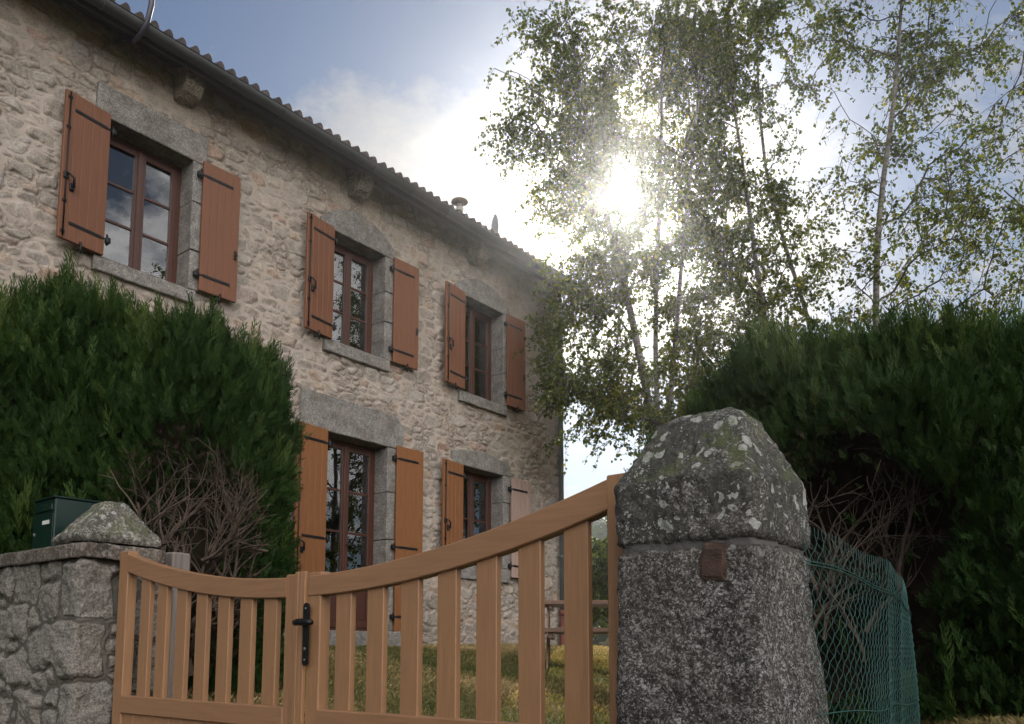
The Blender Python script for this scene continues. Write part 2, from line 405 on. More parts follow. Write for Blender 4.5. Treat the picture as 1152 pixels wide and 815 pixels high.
# ------------------------------------------------------------------ rubble masonry relief
def rubble(P, seeds, r, warp=.035, asp=1.6, mortar=.012, seed=1, rough=.018, bulge=.018, blocky=False, crevk=.010):
    """P (n,2) wall coordinates -> height (n,), st (n,3)"""
    p3 = np.stack([P[:, 0], P[:, 1], P[:, 0]*0], -1)
    Q = P.copy()
    Q[:, 0] += warp*fbm(p3, 5, seed, 3)+warp*.25*fbm(p3, 28, seed+9, 2); Q[:, 1] += warp*.8*fbm(p3, 5, seed+50, 3)+warp*.25*fbm(p3, 28, seed+59, 2)
    n = len(P); f1 = np.full(n, 9.); f2 = np.full(n, 9.); i1 = np.zeros(n, int)
    S = seeds.copy(); S[:, 0] /= asp
    order = np.lexsort((np.floor(P[:, 0]/.7), np.floor(P[:, 1]/.7)))
    for s in range(0, n, 5000):
        ix = order[s:s+5000]
        q = Q[ix].copy(); q[:, 0] /= asp
        lo = q.min(0)-.35; hi = q.max(0)+.35
        sel = np.where(((S > lo) & (S < hi)).all(1))[0]
        # superellipse-ish metric gives blocky stones
        dx = np.abs(q[:, None, 0]-S[None, sel, 0]); dy = np.abs(q[:, None, 1]-S[None, sel, 1])
        d = (np.cbrt(dx*dx*dx+dy*dy*dy) if not blocky else np.sqrt(np.cbrt(dx**6+dy**6)))-r[None, sel]
        a = np.argpartition(d, 1, axis=1)[:, :2]
        da = np.take_along_axis(d, a, 1); sw = da[:, 0] > da[:, 1]
        f1[ix] = np.where(sw, da[:, 1], da[:, 0]); f2[ix] = np.where(sw, da[:, 0], da[:, 1])
        i1[ix] = sel[np.where(sw, a[:, 1], a[:, 0])]
    e = (f2-f1)*.5
    rr = rng.random((len(seeds), 4))
    e = e-mortar*(.5+.9*rr[i1, 3])-.004*fbm(p3, 40, seed+5, 2)
    m = sstep(-.003, .008, e)
    prof = sstep(-.002, .025, e)
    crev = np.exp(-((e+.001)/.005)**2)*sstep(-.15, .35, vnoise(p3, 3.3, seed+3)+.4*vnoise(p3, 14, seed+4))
    tilt = (rr[i1, 0]-.5)*.5*(P[:, 0]-seeds[i1, 0])+(rr[i1, 1]-.3)*.5*(P[:, 1]-seeds[i1, 1])
    h = prof*(bulge*(.35+.8*rr[i1, 2])+np.clip(tilt, -.02, .02))+m*rough*fbm(p3, 13, seed+7, 5, .6)
    h = h-crevk*crev+.003*fbm(p3, 30, seed+2, 3)
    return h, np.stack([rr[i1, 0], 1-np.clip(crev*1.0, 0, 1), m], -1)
def scatter(w, h, x0, z0, n, sizes, asp, k=1.0, pre=()):
    pts = [tuple(p[:2]) for p in pre]; rad = [p[2] for p in pre]; cell = {}
    def put(i): cell.setdefault((int(pts[i][0]/.5), int(pts[i][1]/.3)), []).append(i)
    for i in range(len(pts)): put(i)
    for s_, cnt in sizes:
        for _ in range(cnt):
            x = x0+random.random()*w; z = z0+random.random()*h; ok = True
            cx, cz = int(x/.5), int(z/.3)
            for gx in (cx-1, cx, cx+1):
                for g_z in (cz-1, cz, cz+1):
                    for i in cell.get((gx, g_z), ()):
                        if abs((pts[i][0]-x)/asp) < (rad[i]+s_)*k and abs(pts[i][1]-z) < (rad[i]+s_)*k: ok = False; break
                    if not ok: break
                if not ok: break
            if ok: pts.append((x, z)); rad.append(s_); put(len(pts)-1)
    return np.array(pts), np.array(rad)

# ------------------------------------------------------------------ house
HRZ = R(51.6)
house = empty('stone_house', (H0[0], H0[1], 0), HRZ, 'two-storey rubble stone farmhouse with brown wooden shutters and dark tiled eaves', 'house')
HU0, HU1, HZ0, HZ1 = -7.2, 3.72, .9, 7.22
WINS = [(-3.52, -2.675, 4.975, 6.30), (-.935, -.115, 4.995, 6.305), (1.32, 2.182, 4.955, 6.315), (-.953, -.025, 1.70, 3.925), (1.305, 2.188, 2.61, 3.94)]
pts, rad = scatter(HU1-HU0+.4, HZ1-HZ0+.3, HU0-.2, HZ0-.15, 0, [(.078, 250), (.055, 1300), (.040, 5000), (.027, 12000), (.016, 12000)], 1.9, 1.0)
du = .0105
us = np.arange(HU0, HU1+du, du); zs = np.arange(HZ0, HZ1+du, du)
U, Zz = np.meshgrid(us, zs)
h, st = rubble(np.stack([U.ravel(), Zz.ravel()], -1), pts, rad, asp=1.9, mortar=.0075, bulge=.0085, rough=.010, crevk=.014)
h = np.minimum(h, .034+.15*(h-.034))
V = np.stack([U.ravel(), -h, Zz.ravel()], -1)
F = gridfaces(*U.shape)
cen = V[F].mean(1); keep = np.ones(len(F), bool)
for (a, b, c, d) in WINS: keep &= ~((cen[:, 0] > a-.03) & (cen[:, 0] < b+.03) & (cen[:, 2] > c-.03) & (cen[:, 2] < d+.03))
F = F[keep]
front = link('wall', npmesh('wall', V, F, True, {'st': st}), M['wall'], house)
# gable end wall
ys = np.arange(0, 6.0, .03); zs2 = np.arange(HZ0, 8.4, .03); YY, ZZ2 = np.meshgrid(ys, zs2)
p2, r2 = scatter(6.4, 7.9, -.2, HZ0-.1, 0, [(.085, 500), (.062, 1400), (.045, 4000), (.03, 4000)], 1.75)
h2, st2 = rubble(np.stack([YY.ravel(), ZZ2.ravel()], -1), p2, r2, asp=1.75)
V2 = np.stack([HU1+h2, YY.ravel(), ZZ2.ravel()], -1); F2 = gridfaces(*YY.shape)
c2 = V2[F2].mean(1); top = 7.10+np.minimum(c2[:, 1], 6-c2[:, 1])*math.tan(R(20)); F2 = F2[c2[:, 2] < top]
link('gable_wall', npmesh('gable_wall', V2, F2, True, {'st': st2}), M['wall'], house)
mb = MB(); mb.box(HU0, HU1, 5.98, 6.1, HZ0, 7.05); mb.box(HU0-.02, HU0+.1, .05, 5.98, HZ0, 7.2)
mb.box(HU0, HU1-.05, .5, 5.95, 4.35, 4.45)
mb.build('back_wall', M['corbel'], house)

def stone_slab(poly, y0, y1, seed, amp=.006, inset=.012):
    """prism with a rounded arris and a slightly uneven face; poly = outline (u,z), ccw from the front"""
    P = np.array(poly); n = len(P)
    Q = []
    for i in range(n):
        a, b = P[i], P[(i+1) % n]; L = np.hypot(*(b-a)); k = max(1, int(L/.05))
        for j in range(k): Q.append(a+(b-a)*j/k)
    Q = np.array(Q); n = len(Q)
    Q = Q+.004*np.stack([vnoise(np.c_[Q, Q[:, 0]*0], 14, seed), vnoise(np.c_[Q, Q[:, 0]*0], 14, seed+3)], -1)
    c = Q.mean(0)
    def ins(d):
        nx = np.roll(Q, -1, 0)-np.roll(Q, 1, 0); nx /= np.linalg.norm(nx, axis=1)[:, None]
        return Q+np.stack([-nx[:, 1], nx[:, 0]], -1)*d
    rings = [(Q, y1), (Q, y0+inset*.8), (ins(inset*.35), y0+inset*.25), (ins(inset), y0)]
    vs = []; fs = []
    for q, y in rings: vs += [(a, y, b) for a, b in q]
    for r_ in range(3):
        for i in range(n):
            j = (i+1) % n
            fs.append((r_*n+j, r_*n+i, (r_+1)*n+i, (r_+1)*n+j)[::-1])
    fs.append(tuple(3*n+i for i in range(n)))
    fs.append(tuple(range(n-1, -1, -1)))
    return vs, fs
def slab(name, poly, y0, y1, parent, seed=1, m='granite'):
    mb = MB(); vs, fs = stone_slab(poly, y0, y1, seed); mb.add(vs, fs); return mb.build(name, M[m], parent)
def rect(a, b, c, d): return [(a, c), (b, c), (b, d), (a, d)]
def arch(a, b, c, h0, h1, n=12):
    P = [(a, c), (b, c)]
    for i in range(n+1):
        t_ = i/n; P.append((b+(a-b)*t_, c+h0+(h1-h0)*math.sin(math.pi*t_)**.8))
    return P
YF = -.038
slab('lintel', rect(-3.62, -2.53, 6.30, 6.605), YF, .20, house, 1)
slab('lintel', arch(-1.10, .055, 6.305, .10, .36), YF, .20, house, 2)
slab('lintel', arch(1.16, 2.34, 6.315, .09, .33), YF, .20, house, 3)
slab('lintel', [(-1.30, 3.925), (.19, 3.925), (.24, 4.00), (.225, 4.22), (.12, 4.33), (-1.30, 4.34)], YF-.003, .20, house, 4)
slab('lintel', arch(1.13, 2.36, 3.94, .16, .25), YF, .20, house, 5)
slab('sill', rect(-3.58, -2.60, 4.84, 4.972), YF-.01, .22, house, 6)
slab('sill', rect(-1.02, -.02, 4.85, 4.992), YF-.01, .22, house, 7)
slab('sill', rect(1.25, 2.27, 4.81, 4.952), YF-.01, .22, house, 8)
slab('sill', rect(1.16, 2.34, 2.42, 2.607), YF-.01, .22, house, 9)
slab('doorstep', rect(-1.15, .18, 1.50, 1.70), YF-.16, .22, house, 10)
slab('plinth', rect(-1.6, .9, 1.36, 1.50), YF-.24, .1, house, 11)
for wi, (a, b, c, d) in enumerate(WINS):
    nb = 3 if d-c < 2 else 4
    for s_ in (0, 1):
        zc = c
        for k in range(nb):
            z1 = c+(d-c)*(k+1)/nb+(0 if k == nb-1 else random.uniform(-.06, .06)); z1 = min(z1, d)
            w = .13+.05*((k+s_+wi) % 2)
            e0, e1 = (a-w, a-.001) if s_ == 0 else (b+.001, b+w)
            slab('jamb', rect(e0, e1, zc+.004, z1-.004), YF, .20, house, 20+wi*10+k)
            zc = z1
def corbel(u, z):
    mb = MB(); n = 9
    V = []; 
    prof = [(0, .06), (0, .30), (-.24, .19), (-.235, .04), (-.18, -.035), (-.10, -.065), (0, -.08)]
    vs = []
    for x in (-.10, .10):
        for (y, zz) in prof: vs.append((u+x+random.uniform(-.006, .006), y+random.uniform(-.006, .006) if y else .05, z+zz+random.uniform(-.008, .008)))
    m_ = len(prof)
    fs = [tuple(range(m_)), tuple(range(2*m_-1, m_-1, -1))]+[((i+1) % m_, i, i+m_, (i+1) % m_+m_) for i in range(m_)]
    mb.add(vs, fs); o = mb.build('corbel', M['corbel'], house)
    bv = o.modifiers.new('b', 'BEVEL'); bv.width = .02; bv.segments = 3
    return o
for u in (-5.2, -2.80, -.60, 1.55): corbel(u, 6.90)

# windows
def window(a, b, c, d, rows, door=False):
    y = .185
    mb = MB(); w = .055
    mb.box(a+.002, a+w, y, y+.06, c, d-.002); mb.box(b-w, b-.002, y, y+.06, c, d-.002); mb.box(a+w, b-w, y+.001, y+.059, d-w, d-.002); mb.box(a+w, b-w, y+.001, y+.059, c, c+w*.8)
    fr = mb.build('door_frame' if door else 'window', M['joinery'], house)
    mid = (a+b)/2
    for (p, q) in ((a+w, mid-.002), (mid+.002, b-w)):
        s_ = MB(); z0, z1 = c+w*.8+.002, d-w-.002; t_ = .052
        yy = y-.012
        s_.box(p+.002, p+t_, yy, yy+.045, z0, z1); s_.box(q-t_, q, yy, yy+.045, z0, z1)
        s_.box(p+t_, q-t_, yy+.002, yy+.043, z1-t_, z1); bot = z0+(.62 if door else t_*1.15)
        s_.box(p+t_, q-t_, yy+.002, yy+.043, z0, z0+.09 if door else bot)
        if door:
            s_.box(p+t_, q-t_, yy+.002, yy+.043, bot-.07, bot); s_.box(p+t_, q-t_, yy+.016, yy+.03, z0+.09, bot-.07)
        for r_ in range(1, rows):
            zz = bot+(z1-t_-bot)*r_/rows
            s_.box(p+t_, q-t_, yy+.006, yy+.038, zz-.013, zz+.013)
        s_.build('sash', M['joinery'], fr)
        gm = MB(); gm.box(p+t_-.004, q-t_+.004, yy+.018, yy+.023, bot-.004, z1-t_+.004, .0005); gm.build('glass', M['glass'], fr)
    k = MB(); k.box(mid-.028, mid+.022, y-.026, y-.012, c+w, d-w, .006)
    k.build('meeting_strip', M['joinery'], fr)
    if door:
        k = MB(); k.tube([(mid+.01, y-.03, c+1.0), (mid+.01, y-.07, c+1.0), (mid+.11, y-.075, c+1.0)], .008, 8); k.build('handle', M['black_iron'], fr)
    return fr
window(*WINS[0], 3); window(*WINS[1], 3); window(*WINS[2], 3); window(*WINS[3], 3, True); window(*WINS[4], 2)
mb = MB()
for (a, b, c, d) in WINS: 
    pass

def shutter(hx, side, wd, z0, z1, mat, outer=-.10, straps=2, nb=5, label=None, rod=True, latch_z=None, thick=.032):
    """hx = hinge u, side -1: extends to smaller u. outer = y of the free edge's front"""
    root_me = MB(); yin = -.062
    ang = math.atan2(outer-yin, wd)   # tilt away from the wall towards the free edge
    bw = wd/nb
    for i in range(nb):
        x0 = i*bw; root_me.box(x0+.0004, x0+bw-.0004, -thick/2, thick/2, 0, z1-z0, .0035)
    o = root_me.build('shutter', mat, house)
    o.location = (hx, yin, z0)
    if side > 0: o.rotation_euler = (0, 0, ang)
    else: o.rotation_euler = (0, 0, -ang); 
    if side < 0:
        for v in o.data.vertices: v.co.x = -v.co.x
        o.data.flip_normals()
    if label: o['label'] = label
    S = side; H = z1-z0; yf = -thick/2
    def add(name, mb, m='black_iron'): return mb.build(name, M[m], o)
    def bx(mb, x0, x1, y0, y1, a, b, r_=.002):
        if S < 0: x0, x1 = -x1, -x0
        return mb.box(x0, x1, y0, y1, a, b, r_)
    zsl = [H*.115, H*.885] if straps == 2 else [H*.08, H*.45, H*.93]
    for zz in zsl:
        mb = MB(); bx(mb, .03, wd*.80, yf-.006, yf, zz-.015, zz+.015); bx(mb, -.022, .03, yf-.006, yf, zz-.009, zz+.009)
        add('hinge_strap', mb)
        mb = MB(); bx(mb, -.055, -.018, yf-.012, yf+.035, zz-.028, zz+.028, .006); mb.tube([(S*-.024, yf+.002, zz-.05), (S*-.024, yf+.002, zz+.05)], .010, 8); add('hinge_pin', mb)
        for q in (0, 3):
            mb = MB(); xx = wd*(.12+.2*q); mb.tube([(S*xx, yf-.0095, zz), (S*xx, yf-.0055, zz)], .0055, 8); add('bolt', mb)
    if rod:
        mb = MB(); xr = wd-.035
        mb.tube([(S*xr, yf-.010, .015), (S*xr, yf-.010, H-.015)], .0065, 8)
        for zz in (.06, H*.25, H*.75, H-.06): bx(mb, xr-.018, xr+.018, yf-.012, yf, zz-.012, zz+.012)
        add('locking_rod', mb)
        mb = MB(); zz = H*.42 if latch_z is None else latch_z
        bx(mb, xr-.02, xr+.02, yf-.022, yf, zz-.03, zz+.03, .004)
        mb.tube([(S*xr, yf-.02, zz+.01), (S*(xr-.01), yf-.045, zz+.005), (S*(xr-.05), yf-.05, zz-.02), (S*(xr-.055), yf-.045, zz-.10)], [.009, .009, .011, .010], 8)
        bx(mb, xr-.075, xr-.035, yf-.02, yf, zz-.12, zz-.055, .004)
        add('latch_handle', mb)
        mb = MB(); bx(mb, wd+.001, wd+.011, yf+.002, thick/2-.002, .004, H-.004, .002); add('edge_trim', mb) if False else None
    else:
        mb = MB(); xr = wd-.035; zz = H*.36
        bx(mb, xr-.012, xr+.012, yf-.014, yf, zz-.045, zz+.05, .003)
        mb.tube([(S*xr, yf-.012, zz), (S*(xr+.002), yf-.035, zz-.005), (S*(xr-.03), yf-.04, zz-.02)], .007, 8); add('latch', mb)
    # wall stay below the leaf
    mb = MB(); xs = wd*.52
    mb.tube([(S*xs, .05, -.035), (S*xs, yf-.02, -.035)], .008, 8)
    mb.tube([(S*xs, yf-.008, -.075), (S*xs, yf-.014, -.035), (S*(xs+.008), yf-.014, .02)], [.011, .007, .012], 8)
    mb.tube([(S*(xs-.05), yf-.006, -.045), (S*(xs+.02), yf-.008, -.03)], .006, 8)
    add('shutter_stay', mb)
    return o
shutter(-3.512, -1, .415, 4.975, 6.315, M['shutter'], -.115)
shutter(-2.585, 1, .405, 4.985, 6.325, M['shutter'], -.075, rod=False)
shutter(-.938, -1, .420, 4.985, 6.31, M['shutter'], -.115)
shutter(.005, 1, .41, 4.985, 6.32, M['shutter'], -.075, rod=False)
shutter(1.318, -1, .435, 4.965, 6.325, M['shutter'], -.115)
shutter(2.235, 1, .40, 4.965, 6.325, M['shutter'], -.075, rod=False)
shutter(-.96, -1, .44, 1.70, 3.93, M['shutter_warm'], -.10, straps=3)
shutter(.095, 1, .44, 1.70, 3.955, M['shutter_warm'], -.075, straps=3, rod=False)
shutter(1.30, -1, .44, 2.55, 3.93, M['shutter_warm'], -.115)
shutter(2.335, 1, .43, 2.50, 3.925, M['shutter_pale'], -.075, rod=False, label='faded pinkish weathered shutter leaf')

# roof, gutter
def roof():
    pitch = .134; du_ = pitch/12; yb = np.arange(-.40, 3.05, .0575); 
    us_ = np.arange(HU0-.1, HU1+.14, du_)
    ph = (us_/pitch) % 1.0
    prof = np.where(ph < .56, np.sqrt(np.clip(1-((ph-.28)/.28)**2, 0, 1))*.070, -np.sqrt(np.clip(1-((ph-.78)/.22)**2, 0, 1))*.022)
    Uu, Yy = np.meshgrid(us_, yb)
    course = .34; k = (Yy+.40)/course
    col = np.floor(Uu/pitch)
    jit = _h(col.astype(np.int64), np.floor(k).astype(np.int64), col.astype(np.int64)*0, 5)
    zz = 7.120+(Yy+.40)*math.tan(R(20))+prof[None, :]+(1-(k % 1.0))*.022-.011+jit*.007
    V = np.stack([Uu.ravel(), (Yy+jit*.012*(Yy < -.35)).ravel(), zz.ravel()], -1)
    F = gridfaces(*Uu.shape)
    # closed tile ends at the eave and a flat underside
    n = len(us_); base = len(V)
    V = np.vstack([V, np.stack([us_, us_*0-.395, us_*0+7.075], -1), np.stack([us_, us_*0+3.0, us_*0+7.07+3.4*math.tan(R(20))], -1)])
    i = np.arange(n-1)
    F = np.vstack([F, np.stack([i+1, i, base+i, base+i+1], 1), np.stack([base+i+1, base+i, base+n+i, base+n+i+1], 1)])
    link('roof', npmesh('roof', V, F, False), M['tile'], house)
roof()
mb = MB(); mb.add([(HU0, 6.5, 7.0), (HU1+.1, 6.5, 7.0), (HU1+.1, 3.0, 8.42), (HU0, 3.0, 8.42), (HU0, 6.5, 6.95), (HU1+.1, 6.5, 6.95), (HU1+.1, 3.0, 8.34), (HU0, 3.0, 8.34)], [(0, 1, 2, 3), (7, 6, 5, 4), (0, 4, 5, 1), (1, 5, 6, 2), (3, 7, 4, 0)])
mb.tube([(HU0-.1, 3.02, 8.40), (HU1+.12, 3.02, 8.40)], .09, 12)
mb.build('back_roof', M['tile'], house)
mb = MB(); mb.add([(HU0-.1, .06, 7.21), (HU1+.12, .06, 7.21), (HU1+.12, -.33, 7.005), (HU0-.1, -.33, 7.005), (HU0-.1, .06, 7.235), (HU1+.12, .06, 7.235), (HU1+.12, -.33, 7.03), (HU0-.1, -.33, 7.03)], [(3, 2, 1, 0), (4, 5, 6, 7), (0, 1, 5, 4), (1, 2, 6, 5), (2, 3, 7, 6), (3, 0, 4, 7)]); mb.box(HU0-.1, HU1+.12, -.352, -.331, 6.975, 7.073, .003)
mb.build('soffit', M['soffit'], house)
def gutter():
    n = 12; us_ = np.arange(HU0-.1, HU1+.22, .04); V = []; F = []
    r0, r1 = .068, .063; cy, cz = -.424, 7.055
    ring = [(cy+r0*math.cos(a), cz+r0*math.sin(a)) for a in np.linspace(math.pi, 2*math.pi, n)]
    ring = [(cy-r0-.004, cz+.006), (cy-r0-.009, cz+.001)]+ring+[(cy+r1, cz)]+[(cy+r1*math.cos(a), cz+r1*math.sin(a)) for a in np.linspace(2*math.pi, math.pi, n)]
    m_ = len(ring)
    mb = MB(); vs = []
    ends = [us_[0], us_[-1]]
    for u in ends: vs += [(u, y, z) for y, z in ring]
    fs = [((i+1) % m_, i, m_+i, m_+(i+1) % m_) for i in range(m_)]
    mb.add(vs, fs, False)
    for u in ends:   # end caps
        k = [(u, cy+r0*math.cos(a), cz+r0*math.sin(a)) for a in np.linspace(math.pi, 2*math.pi, n)]
        mb.add(k, [tuple(range(n))])
    go = mb.build('gutter', M['gutter'], house)
    for u in np.arange(-6.9, 3.8, .62):
        b_ = MB(); q = [(u, cy+(r0+.004)*math.cos(a), cz+(r0+.004)*math.sin(a)) for a in np.linspace(math.pi*.98, 2*math.pi, 10)]
        b_.tube(q+[(u, -.350, 7.06)], .006, 6); b_.build('bracket', M['gutter'], go)
    for u in (-5.1, -2.35, .4, 3.1):
        b_ = MB(); vs = []; 
        for uu in (u-.03, u+.03): vs += [(uu, cy+(r0+.005)*math.cos(a), cz+(r0+.005)*math.sin(a)) for a in np.linspace(math.pi, 2*math.pi, 12)]
        b_.add(vs, [(i+1, i, 12+i, 13+i) for i in range(11)], True); b_.build('joint', M['gutter'], go)
gutter()
mb = MB(); mb.tube([(3.55, -.424, 6.99), (3.55, -.42, 6.93), (3.55, -.12, 6.72), (3.55, -.085, 6.6), (3.55, -.085, 2.05)], .036, 12)
dp = mb.build('downpipe', M['zinc'], house)
for z in (2.9, 4.4, 5.9):
    b_ = MB(); b_.tube([(3.55, -.085, z-.012), (3.55, -.085, z+.012)], .042, 12); b_.box(3.53, 3.57, -.05, .03, z-.01, z+.01); b_.build('pipe_clip', M['zinc'], dp)
mb = MB(); mb.tube([(3.55, -.085, 2.06), (3.55, -.085, 1.55), (3.55, -.14, 1.42), (3.55, -.2, 1.36)], .044, 12); mb.tube([(3.55, -.085, 2.0), (3.55, -.085, 2.09)], .052, 12)
mb.build('pipe_foot', M['rust'], house)
# flue with a round cap
mb = MB(); mb.tube([(2.37, 1.0, 7.6), (2.37, 1.0, 8.35), (2.37, 1.0, 8.38)], [.075, .075, .05], 16); mb.tube([(2.37, 1.0, 8.34), (2.37, 1.0, 8.46)], .035, 12)
fl = mb.build('flue', M['flue'], house)
mb = MB(); mb.tube([(2.37, 1.0, 8.450), (2.37, 1.0, 8.468), (2.37, 1.0, 8.490), (2.37, 1.0, 8.51)], [.09, .135, .125, .02], 20)
for k in range(4):
    a = k*math.pi/2; mb.tube([(2.37+.05*math.cos(a), 1+.05*math.sin(a), 8.36), (2.37+.07*math.cos(a), 1+.07*math.sin(a), 8.46)], .006, 5)
mb.build('flue_cap', M['flue_cap'], fl)
# satellite dish seen nearly edge-on
dish = empty('satellite_dish', (0, 0, 0), 0, 'small pale grey dish seen edge-on above the roof tiles beside the round flue cap', 'satellite dish')
dm = Matrix.Translation((H0[0], H0[1], 0)) @ Matrix.Rotation(HRZ, 4, 'Z')
def hp(u, v, z): return dm @ Vector((u, v, z))
c_ = hp(3.16, 1.0, 8.40); dish.location = hp(3.16, 1.0, 8.0)
mb = MB(); vs = []; fs = []
view = Vector((c_.x, c_.y, 0)).normalized(); side = Vector((view.y, -view.x, 0)); axis = (side*.96+view*.26+Vector((0, 0, .12))).normalized()
e1 = axis.cross(Vector((0, 0, 1))).normalized(); e2 = e1.cross(axis)
nr = 6; ns = 28
for sh in (0, .006):
    for i in range(nr+1):
        r_ = .20*i/nr
        for k in range(ns):
            a = 2*math.pi*k/ns; p = e1*math.cos(a)*r_*.85+e2*math.sin(a)*r_+axis*(r_*r_*1.5+sh)
            vs.append(p+(c_-dish.location))
q = (nr+1)*ns
for s_ in (0, 1):
    for i in range(nr):
        for k in range(ns):
            k2 = (k+1) % ns; f = (s_*q+i*ns+k, s_*q+i*ns+k2, s_*q+(i+1)*ns+k2, s_*q+(i+1)*ns+k); fs.append(f if s_ else f[::-1])
for k in range(ns): fs.append((nr*ns+k, nr*ns+(k+1) % ns, q+nr*ns+(k+1) % ns, q+nr*ns+k))
mb.add(vs, fs, True); mb.build('reflector', M['dish'], dish)
mb = MB(); mb.tube([(0, 0, -.45), (0, 0, .36)], .018, 8); mb.build('mast', M['zinc'], dish)
# service conduit and cable at the top left of the eave
cd = empty('cable_conduit', (H0[0], H0[1], 0), HRZ, 'dark blue bent conduit strapped round the gutter at the upper left eave', 'conduit')
mb = MB(); mb.tube([(-3.47, .02, 7.10), (-3.47, -.10, 7.08), (-3.46, -.32, 6.945), (-3.46, -.45, 6.955), (-3.45, -.520, 7.02), (-3.43, -.545, 7.20), (-3.42, -.53, 7.50), (-3.42, -.53, 7.95)], [.018, .018, .020, .022, .024, .026, .022, .022], 10)
mb.build('conduit', M['conduit'], cd)
mb = MB(); mb.tube([(-3.42, -.53, 7.93), (-3.34, -.58, 7.98), (-3.2, -.7, 7.95), (-2.0, -4.0, 7.7), (-.5, -9, 8.2)], .008, 6); mb.build('cable', M['cable'], cd)

# ------------------------------------------------------------------ gate
def gtop(x): return 1.785+.1*x*x
def gbot(x): return 1.785+.1*x*x-.080-.012*min(1, abs(x)/1.4)
def rail(mb, x0, x1, ftop, fbot, y0, y1, n=28, ch=.004):
    vs = []; fs = []
    for i in range(n+1):
        x = x0+(x1-x0)*i/n; a, b = fbot(x), ftop(x)
        for (y, z) in ((y0, a+ch), (y0, b-ch), (y0+ch, b), (y1-ch, b), (y1, b-ch), (y1, a+ch), (y1-ch, a), (y0+ch, a)): vs.append((x, y, z))
    for i in range(n):
        for k in range(8):
            k2 = (k+1) % 8; fs.append((i*8+k, (i+1)*8+k, (i+1)*8+k2, i*8+k2))
    fs.append(tuple(range(8))); fs.append(tuple(n*8+k for k in range(7, -1, -1)))
    mb.add(vs, fs)
def leaf(sgn, label):
    g = empty('gate_leaf', (G0[0], G0[1], 0), GRZ, label, 'gate', 'two leaves of the tan driveway gate')
    ZB = .40
    if sgn < 0:
        xo0, xo1 = -1.475, -1.385; xi0, xi1 = -.082, -.003; pick = [-1.262, -1.103, -.928, -.757, -.581, -.411, -.240]; pw = .088
    else:
        xo0, xo1 = 1.436, 1.51; xi0, xi1 = .060, .140; pick = [.220, .396, .573, .750, .925, 1.100, 1.275]; pw = .088
    for k, (a, b) in enumerate(((xo0, xo1), (xi0, xi1))):
        mb = MB()
        top_ = gtop((a+b)/2)+(.012 if k else .003)
        mb.box(a, b, -.022, .030, ZB, top_, .004); mb.build('stile', M['gate_v'], g)
    a, b = (xo1, xi0) if sgn < 0 else (xi1, xo0)
    a -= .006; b += .006
    if sgn > 0: 
        mb = MB(); rail(mb, .068, b, gtop, gbot, -.0265, .024); 
    else:
        mb = MB(); rail(mb, a-.0, b+.0, gtop, gbot, -.0265, .024)
    mb.build('top_rail', M['gate_h'], g)
    mb = MB(); mb.box(a, b, -.0262, .022, 1.186, 1.272, .004); mb.build('middle_rail', M['gate_h'], g)
    mb = MB(); mb.box(a, b, -.0262, .022, ZB+.01, ZB+.11, .004); mb.build('bottom_rail', M['gate_h'], g)
    for x in pick:
        mb = MB(); mb.box(x, x+pw, -.012, .014, 1.262, (gbot(x)+gtop(x))/2, .003); mb.build('picket', M['gate_v'], g)
    mb = MB(); n = 12; L = (b-a)/n
    for i in range(n): mb.box(a+i*L+.0006, a+(i+1)*L-.0006, -.010, .008, ZB+.10, 1.19, .003)
    mb.build('panel', M['gate_v'], g)
    # hinges on the pillar side
    for z in (.62, 1.80 if sgn < 0 else 1.62):
        mb = MB(); xe = xo0 if sgn < 0 else xo1
        mb.tube([(xe-sgn*.0+sgn*.012, .004, z-.045), (xe+sgn*.012, .004, z+.045)], .011, 10); mb.tube([(xe+sgn*.012, .004, z), (xe+sgn*.07, .004, z)], .008, 8)
        mb.build('hinge', M['black_iron'], g)
    return g
gl = leaf(-1, 'tan picket gate leaf left of the black lever handle, hung on the garden wall')
gr = leaf(1, 'tan picket gate leaf right of the black lever handle, sweeping up to the granite pillar')
mb = MB()
for k in range(3): mb.box(-.001+k*.0215, -.001+(k+1)*.0215-.001, -.038+.001*(k == 1), -.0225, .42, gtop(.03)+.018, .002)
mb.build('cover_strip', M['gate_v'], gr)
mb = MB(); mb.prism([(.082+.0155*math.cos(a), (1.452 if math.sin(a) < 0 else 1.662)+.0155*math.sin(a)) for a in np.linspace(0, 2*math.pi, 25)[:-1]], -.046, -.0375)
hd = mb.build('handle_plate', M['black_iron'], gl); hd['label'] = 'black lever handle plate'
hd.parent = gr
mb = MB(); mb.tube([(.082, -.044, 1.600), (.082, -.052, 1.600)], .017, 16); mb.tube([(.082, -.05, 1.600), (.082, -.088, 1.600)], .009, 10)
mb.tube([(.070, -.086, 1.600), (.10, -.090, 1.602), (.15, -.092, 1.601), (.178, -.090, 1.599)], [.012, .014, .013, .009], 12); mb.build('lever', M['black_iron'], hd)
mb = MB(); mb.tube([(.082, -.049, 1.50), (.082, -.045, 1.50)], .007, 12); mb.build('keyhole', M['zinc'], hd)
for z in (1.655, 1.458):
    mb = MB(); mb.tube([(.082, -.0485, z), (.082, -.045, z)], .005, 12); mb.build('screw', M['zinc'], hd)

